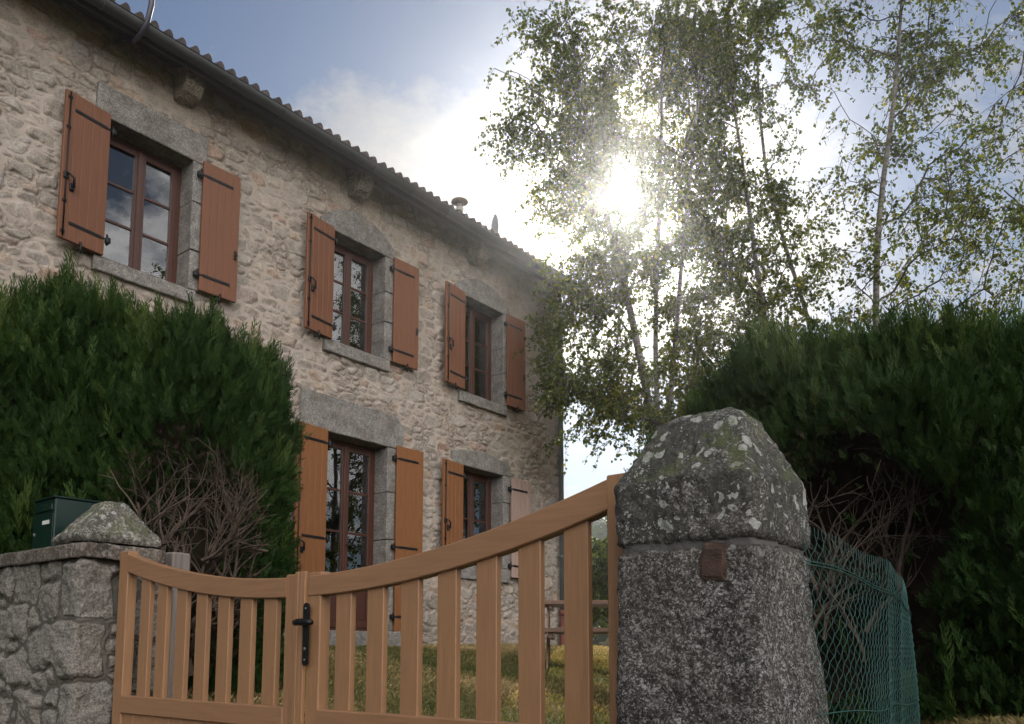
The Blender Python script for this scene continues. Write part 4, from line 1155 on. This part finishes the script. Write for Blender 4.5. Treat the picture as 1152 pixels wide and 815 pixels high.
birch(gb(2.12, 11.5), [[(2.10, 11.5, 4.4), (2.07, 11.5, 5.7), (2.14, 11.5, 7.7), (2.25, 11.5, 9.8), (2.34, 11.5, 11.8)],
                       [(2.17, 11.45, 4.2), (2.33, 11.4, 5.7), (2.45, 11.4, 7.0), (2.68, 11.4, 9.1), (3.0, 11.4, 11.0)],
                       [(2.08, 11.45, 4.2), (1.80, 11.35, 5.8), (1.52, 11.3, 7.0), (1.18, 11.3, 8.6), (.85, 11.3, 10.8)]],
      [((.85, 11.3, 9.7), (1.25, 1.1, 1.5), 1.0), ((.75, 11.3, 8.2), (1.2, 1.0, 1.1), 1.15), ((1.9, 11.4, 8.0), (1.2, 1.2, 1.6), 1.15), ((1.2, 11.2, 6.4), (1.0, .9, .9), 1.2), ((.95, 10.9, 5.0), (.62, .6, .75), 2.2), ((2.1, 11.4, 5.4), (1.0, 1, .9), 1.0), ((2.0, 11.4, 10.6), (1.4, 1.1, 1.3), .9), ((.62, 10.9, 6.0), (.5, .35, .7), 2.0), ((1.55, 11.3, 9.3), (.7, .9, 1.3), 1.6), ((1.6, 11.3, 7.0), (.8, .8, 1.0), 1.4), ((1.5, 11.1, 5.0), (.8, .7, .7), 1.8), ((2.5, 11.2, 4.7), (.9, .7, .7), 1.5), ((.75, 10.7, 5.3), (.5, .4, .8), 1.8)],
      570, 104, 'three-stemmed silver birch nearest the house, its leaves hanging over the gable corner', 101, rad0=.062)
birch(gb(4.5, 12.2), [[(4.55, 12.2, 4.2), (4.54, 12, 6.2), (4.24, 12, 7.3), (3.89, 12, 8.8), (3.82, 12, 11.6)], [(4.45, 12.2, 2.6), (4.02, 12.0, 4.8), (3.72, 11.9, 6.8), (3.50, 11.9, 9.0), (3.38, 11.9, 11.0)]],
      [((3.1, 11.8, 9.8), (1.15, 1.1, 1.6), 1.1), ((3.6, 12, 7.8), (1.3, 1.2, 1.4), 1.25), ((3.2, 11.8, 6.1), (1.25, 1.1, 1.1), 1.0), ((3.9, 12, 11.3), (1.5, 1.1, 1.2), .9), ((4.2, 12, 6.2), (.9, .9, 1.0), .9), ((3.3, 11.7, 5.1), (1.0, .8, .7), 1.3)],
      460, 122, 'dense dark silver birch in the middle, between the sunlit birch and the sparse one', 202, rad0=.052)
bB = birch(gb(4.78, 10.5), [[(4.80, 10.5, 5.8), (4.93, 10.5, 7.3), (5.17, 10.5, 8.85), (5.39, 10.5, 10.4), (5.5, 10.5, 11.8)]],
      [((5.3, 10.5, 8.0), (1.2, 1.1, 2.1), 1.0), ((6.2, 10.4, 7.0), (1.1, .9, 1.7), .9), ((6.3, 10.5, 9.6), (1.2, 1, 1.6), .9), ((5.2, 10.6, 10.7), (1.1, 1, 1.3), 1.1), ((4.9, 10.5, 6.0), (.9, .8, .8), 1)],
      240, 74, 'slender sparse silver birch with open sky showing through, rising right above the hedge', 303, rad0=.048)
bC = birch(gb(8.6, 9.6), [[(8.6, 9.6, 5.0), (8.5, 9.6, 7.2), (8.6, 9.7, 9.8)], [(8.6, 9.6, 3.5), (9.1, 9.9, 6), (9.4, 10.2, 9)]],
      [((8.6, 9.6, 4.6), (1.5, 1.5, 1.6), 1), ((8.7, 9.7, 7.2), (1.6, 1.6, 2.0), 1), ((9.2, 10.2, 9.0), (1.3, 1.4, 1.5), 1)],
      150, 90, 'birch standing out to the right, seen only as a reflection in the window glass', 404, lsize=.07, rad0=.08, group='birch trees mirrored in the windows')
birch(gb(2.1, 17.5), [[(2.1, 17.5, 1.9), (2.05, 17.5, 2.6), (2.1, 17.5, 3.3)]], [((2.1, 17.5, 2.75), (1.5, 1.1, 1.1), 1)], 110, 110,
      'round green leafy shrub on the lawn beyond the picnic table, seen between gate and pillar', 505, lsize=.075, rad0=.04, group=None, name='garden_shrub')
for (x, y, rz) in ((10.2, 12.6, 70), (9.8, 6.6, 200)):
    c = copy_tree(bC); c.location = gb(x, y); c.rotation_euler = (0, 0, R(rz))

# ------------------------------------------------------------------ picnic table
def picnic():
    t_ = empty('picnic_table', (1.02, 9.35, 1.25), R(-4), 'brown wooden picnic table with attached benches on the lawn beyond the right gate leaf', 'picnic table')
    mb = MB()
    for k in range(5): mb.box(-.80, .80, -.33+k*.134, -.33+k*.134+.124, .734, .780, .004)
    mb.build('tabletop', M['table'], t_)
    for y in (-.72, .46):
        mb = MB(); mb.box(-.82, .80, y, y+.125, .425, .470, .004); mb.box(-.80, .80, y+.135, y+.26, .425, .470, .004); mb.build('bench_seat', M['table'], t_)
    for x in (-.62, .58):
        mb = MB(); mb.box(x+.022, x+.077, -.68, .68, .36, .423, .004); mb.build('bench_beam', M['table'], t_)
        mb = MB(); mb.box(x+.022, x+.062, -.30, .30, .686, .733, .004); mb.build('top_beam', M['table'], t_)
        for s_ in (-1, 1):
            mb = MB(); w = .045; mb.add([(x, s_*.18-w, .733), (x, s_*.18+w, .733), (x, s_*.52+w, 0), (x, s_*.52-w, 0), (x+.02, s_*.18-w, .733), (x+.02, s_*.18+w, .733), (x+.02, s_*.52+w, 0), (x+.02, s_*.52-w, 0)],
                              [(0, 1, 2, 3), (7, 6, 5, 4), (0, 4, 5, 1), (1, 5, 6, 2), (2, 6, 7, 3), (3, 7, 4, 0)]); mb.build('leg', M['table'], t_)
picnic()

# ------------------------------------------------------------------ grass
def grass(n, name, x0, x1, y0, y1, test, hmin, hmax, dry):
    P = np.c_[rng.uniform(x0, x1, n), rng.uniform(y0, y1, n)]; P = P[test(P)]
    z = gz(P[:, 0], P[:, 1]); B = np.c_[P, z-.005]; m_ = len(B)
    q = fbm(np.c_[P, P[:, 0]*0], 1.1, 8, 3)
    hgt = rng.uniform(hmin, hmax, m_)*(1+.5*q)
    a = rng.uniform(0, 2*math.pi, m_); lean = rng.uniform(.1, .9, m_); w = .0022+.0012*rng.random(m_)
    dirx = np.c_[np.cos(a), np.sin(a), a*0]; side = np.c_[-np.sin(a), np.cos(a), a*0]
    V = np.stack([B-side*w[:, None], B+side*w[:, None], B+side*w[:, None]*.8+dirx*(hgt*lean*.35)[:, None]+np.c_[a*0, a*0, hgt*.6], B+dirx*(hgt*lean)[:, None]+np.c_[a*0, a*0, hgt*(1-lean*.3)]], 1).reshape(-1, 3)
    tint = np.clip(dry+.9*q+rng.normal(0, .2, m_), 0, 1); tc = np.repeat(tint, 4)[:, None]*np.ones((1, 3))
    o = link(name, npmesh(name, V, np.arange(len(V)).reshape(-1, 4), False, {'tint': tc}), M['grass']); return o
def lawn_test(P):
    o = (P[:, 0]-H0[0])*HN[0]+(P[:, 1]-H0[1])*HN[1]; k = (P[:, 0]-G0[0])*GY[0]+(P[:, 1]-G0[1])*GY[1]
    return (o > .02) & (k > .5) & (P[:, 0] < 3.2)
g1 = grass(150000, 'lawn_grass', -3.2, 3.2, 3.8, 13.5, lawn_test, .025, .065, .52); tag(g1, 'short patchy lawn grass, green and straw coloured, between the gate and the house', 'grass', kind='stuff')
g2 = grass(26000, 'dry_grass', 1.9, 4.6, 2.6, 4.6, lambda P: (P[:, 1] > 2.6),   .03, .09, .62); tag(g2, 'dry straw-coloured grass under the hedge at the right edge', 'grass', kind='stuff')

# ------------------------------------------------------------------ far wooded hillside
def forest():
    n = 900; az = rng.uniform(R(-50), R(60), n); d = rng.uniform(52, 110, n); x = d*np.sin(az); y = d*np.cos(az); z = gz(x, y)
    VV = []; TT = []
    for i in range(n):
        hgt = rng.uniform(3.6, 6.2); r_ = hgt*rng.uniform(.32, .5); m_ = 110
        q = rng.normal(0, 1, (m_, 3)); q /= np.linalg.norm(q, axis=1)[:, None]; q *= (rng.random(m_)**.25)[:, None]
        p = np.array([x[i], y[i], z[i]+hgt*.55])+q*np.array([r_, r_, hgt*.48])
        D = q+rng.normal(0, .5, (m_, 3)); a, b, c = frames(D, rng.uniform(0, 6.3, m_)); S = rng.uniform(.4, .9, m_)[:, None]
        VV.append(np.stack([p-b*S*.6, p-c*S*.6, p+b*S*.6, p+c*S*.6], 1).reshape(-1, 3)); TT.append(np.repeat(np.clip(rng.random()*.6+rng.normal(.15, .15, m_), 0, 1), 4))
    V = np.concatenate(VV); T = np.concatenate(TT)[:, None]*np.ones((1, 3))
    o = link('forest', npmesh('forest', V, np.arange(len(V)).reshape(-1, 4), False, {'tint': T}), M['forest'])
    tag(o, 'dark green wooded hillside far beyond the house', 'forest', kind='stuff')
forest()

# ------------------------------------------------------------------ sky
w = bpy.data.worlds.new('World'); sc.world = w; w.use_nodes = True; nt = w.node_tree; nt.nodes.clear(); n = N(nt)
out = nt.nodes.new('ShaderNodeOutputWorld')
sky = n('TexSky', sky_type='NISHITA'); sky.sun_disc = False; sky.sun_elevation = SUN_EL; sky.sun_rotation = SUN_AZ; sky.air_density = 1.0; sky.dust_density = 0.15; sky.ozone_density = 2.0; sky.altitude = 800
gen = n('TexCoord').outputs['Generated']; sep = n('SeparateXYZ', {'Vector': gen})
zc = n.math('ADD', n.math('MAXIMUM', sep.outputs[2], .0), .22)
cv = n('CombineXYZ', {0: n.math('DIVIDE', sep.outputs[0], zc), 1: n.math('DIVIDE', sep.outputs[1], zc), 2: 3.7})
dot = n('VectorMath', {0: gen, 1: tuple(SUN)}, operation='DOT_PRODUCT').outputs['Value']
ang = n.math('ARCCOSINE', n.math('MINIMUM', dot, .999999))          # radians from the sun
a1 = n.noise(cv.outputs[0], 1.15, 9, .58)
a2 = n.noise(cv.outputs[0], 4.2, 8, .68)
near = n.math('POWER', 2.718, n.math('MULTIPLY', n.math('MULTIPLY', ang, ang), -7.0))
fill_dir = (math.sin(R(160))*math.cos(R(35)), math.cos(R(160))*math.cos(R(35)), math.sin(R(35)))
fill_dot = n('VectorMath', {0: gen, 1: fill_dir}, operation='DOT_PRODUCT').outputs['Value']
back = n('MapRange', {'Value': fill_dot, 'From Min': .58, 'From Max': .90, 'To Min': 0.0, 'To Max': 1.0}).outputs[0]  # unseen bright cloud behind the camera, added as fill for the house front
bank = n('MapRange', {'Value': fill_dot, 'From Min': .6, 'From Max': .9, 'To Min': 0.0, 'To Max': .16}).outputs[0]  # extra cloud cover where the added fill sits
def adir(az, el): return (math.sin(R(az))*math.cos(R(el)), math.cos(R(az))*math.cos(R(el)), math.sin(R(el)))
def bumpdir(az, el, k, w_):
    d_ = n('VectorMath', {0: gen, 1: adir(az, el)}, operation='DOT_PRODUCT').outputs['Value']
    return n.math('MULTIPLY', n.math('POWER', 2.718, n.math('MULTIPLY', n.math('SUBTRACT', 1, d_), -1/(1-math.cos(R(w_))))), k)
bank = n.math('ADD', bank, n.math('ADD', n.math('ADD', bumpdir(-20, 40, -.12, 10), n.math('ADD', bumpdir(-13, 34, .08, 4.5), bumpdir(-6, 31, .09, 6))), n.math('ADD', bumpdir(94, 20, .16, 13), bumpdir(30, 42, -.06, 10))))
wcl = bumpdir(96, 20, 20.0, 18)
thr = n.math('ADD', n.math('ADD', n.math('MULTIPLY', a1, .68), n.math('MULTIPLY', a2, .32)), n.math('ADD', n.math('MULTIPLY', near, .05), bank))
mask = n.ramp(thr, [(.53, 0.0), (.585, .6), (.66, 1.0)])
def glow(k, s): return n.math('MULTIPLY', n.math('POWER', 2.718, n.math('MULTIPLY', ang, -1/s)), k)
lum = n.math('ADD', n.math('ADD', n.math('ADD', 5.2, wcl), n.math('MULTIPLY', back, 50.0)), n.math('ADD', glow(5, R(7)), n.math('MULTIPLY', n.ramp(a2, [(.35, 0.0), (.7, 1.0)]), 1.8)))
cc = n('VectorMath', {0: (1.0, .98, .96)}, operation='SCALE'); nt.links.new(lum, cc.inputs['Scale'])
col = n.mix(mask, sky.outputs[0], cc.outputs[0])
core = n.math('ADD', glow(1300, R(.6)), glow(20, R(2.2)))
add = n('VectorMath', {0: (1, .97, .92)}, operation='SCALE'); nt.links.new(core, add.inputs['Scale'])
tot = n('VectorMath', {0: col, 1: add.outputs[0]}, operation='ADD')
bg = n('Background', {'Color': tot.outputs[0], 'Strength': .068}); nt.links.new(bg.outputs[0], out.inputs[0])

sun = bpy.data.lights.new('sun', 'SUN'); sun.energy = 5.0; sun.angle = R(.53); sun.color = (1, .93, .82)
so = bpy.data.objects.new('sun', sun); C.objects.link(so); so.rotation_euler = Vector(SUN).to_track_quat('Z', 'Y').to_euler(); so.location = (0, 0, 30)

# haze
GLARE_HAZE = True
if GLARE_HAZE:  # air volume added to veil the view round the sun like lens glare
    mb = MB(); mb.box(-220, 220, -40, 215, -4, 34, .01); hz = mb.build('haze', None); tag(hz, kind='stuff')
    m = bpy.data.materials.new('haze'); m.use_nodes = True; nt = m.node_tree; nt.nodes.clear(); o_ = nt.nodes.new('ShaderNodeOutputMaterial')
    v = nt.nodes.new('ShaderNodeVolumePrincipled'); v.inputs['Density'].default_value = .0021; v.inputs['Anisotropy'].default_value = .91; v.inputs['Color'].default_value = (.9, .92, .95, 1)
    nt.links.new(v.outputs[0], o_.inputs['Volume']); hz.data.materials.append(m)

# ------------------------------------------------------------------ camera
cam = bpy.data.cameras.new('camera'); co = bpy.data.objects.new('camera', cam); C.objects.link(co)
co.location = (0, 0, EZ); co.rotation_euler = (R(90+6.4), 0, 0)
cam.sensor_width = 36; cam.lens = 36*930/1152; cam.shift_y = (626-407.5)/1152; cam.clip_start = .05; cam.clip_end = 3000
sc.camera = co
sc.view_settings.view_transform = 'Standard'; sc.view_settings.look = 'None'; sc.view_settings.gamma = 1; sc.view_settings.exposure = .22
sc.view_settings.use_curve_mapping = False
cy = sc.cycles; cy.use_denoising = True; cy.max_bounces = 6; cy.diffuse_bounces = 3; cy.glossy_bounces = 3; cy.transmission_bounces = 3; cy.transparent_max_bounces = 12; cy.volume_bounces = 0
cy.use_adaptive_sampling = True; cy.adaptive_threshold = .02; cy.sample_clamp_indirect = 8; cy.caustics_reflective = False; cy.caustics_refractive = False
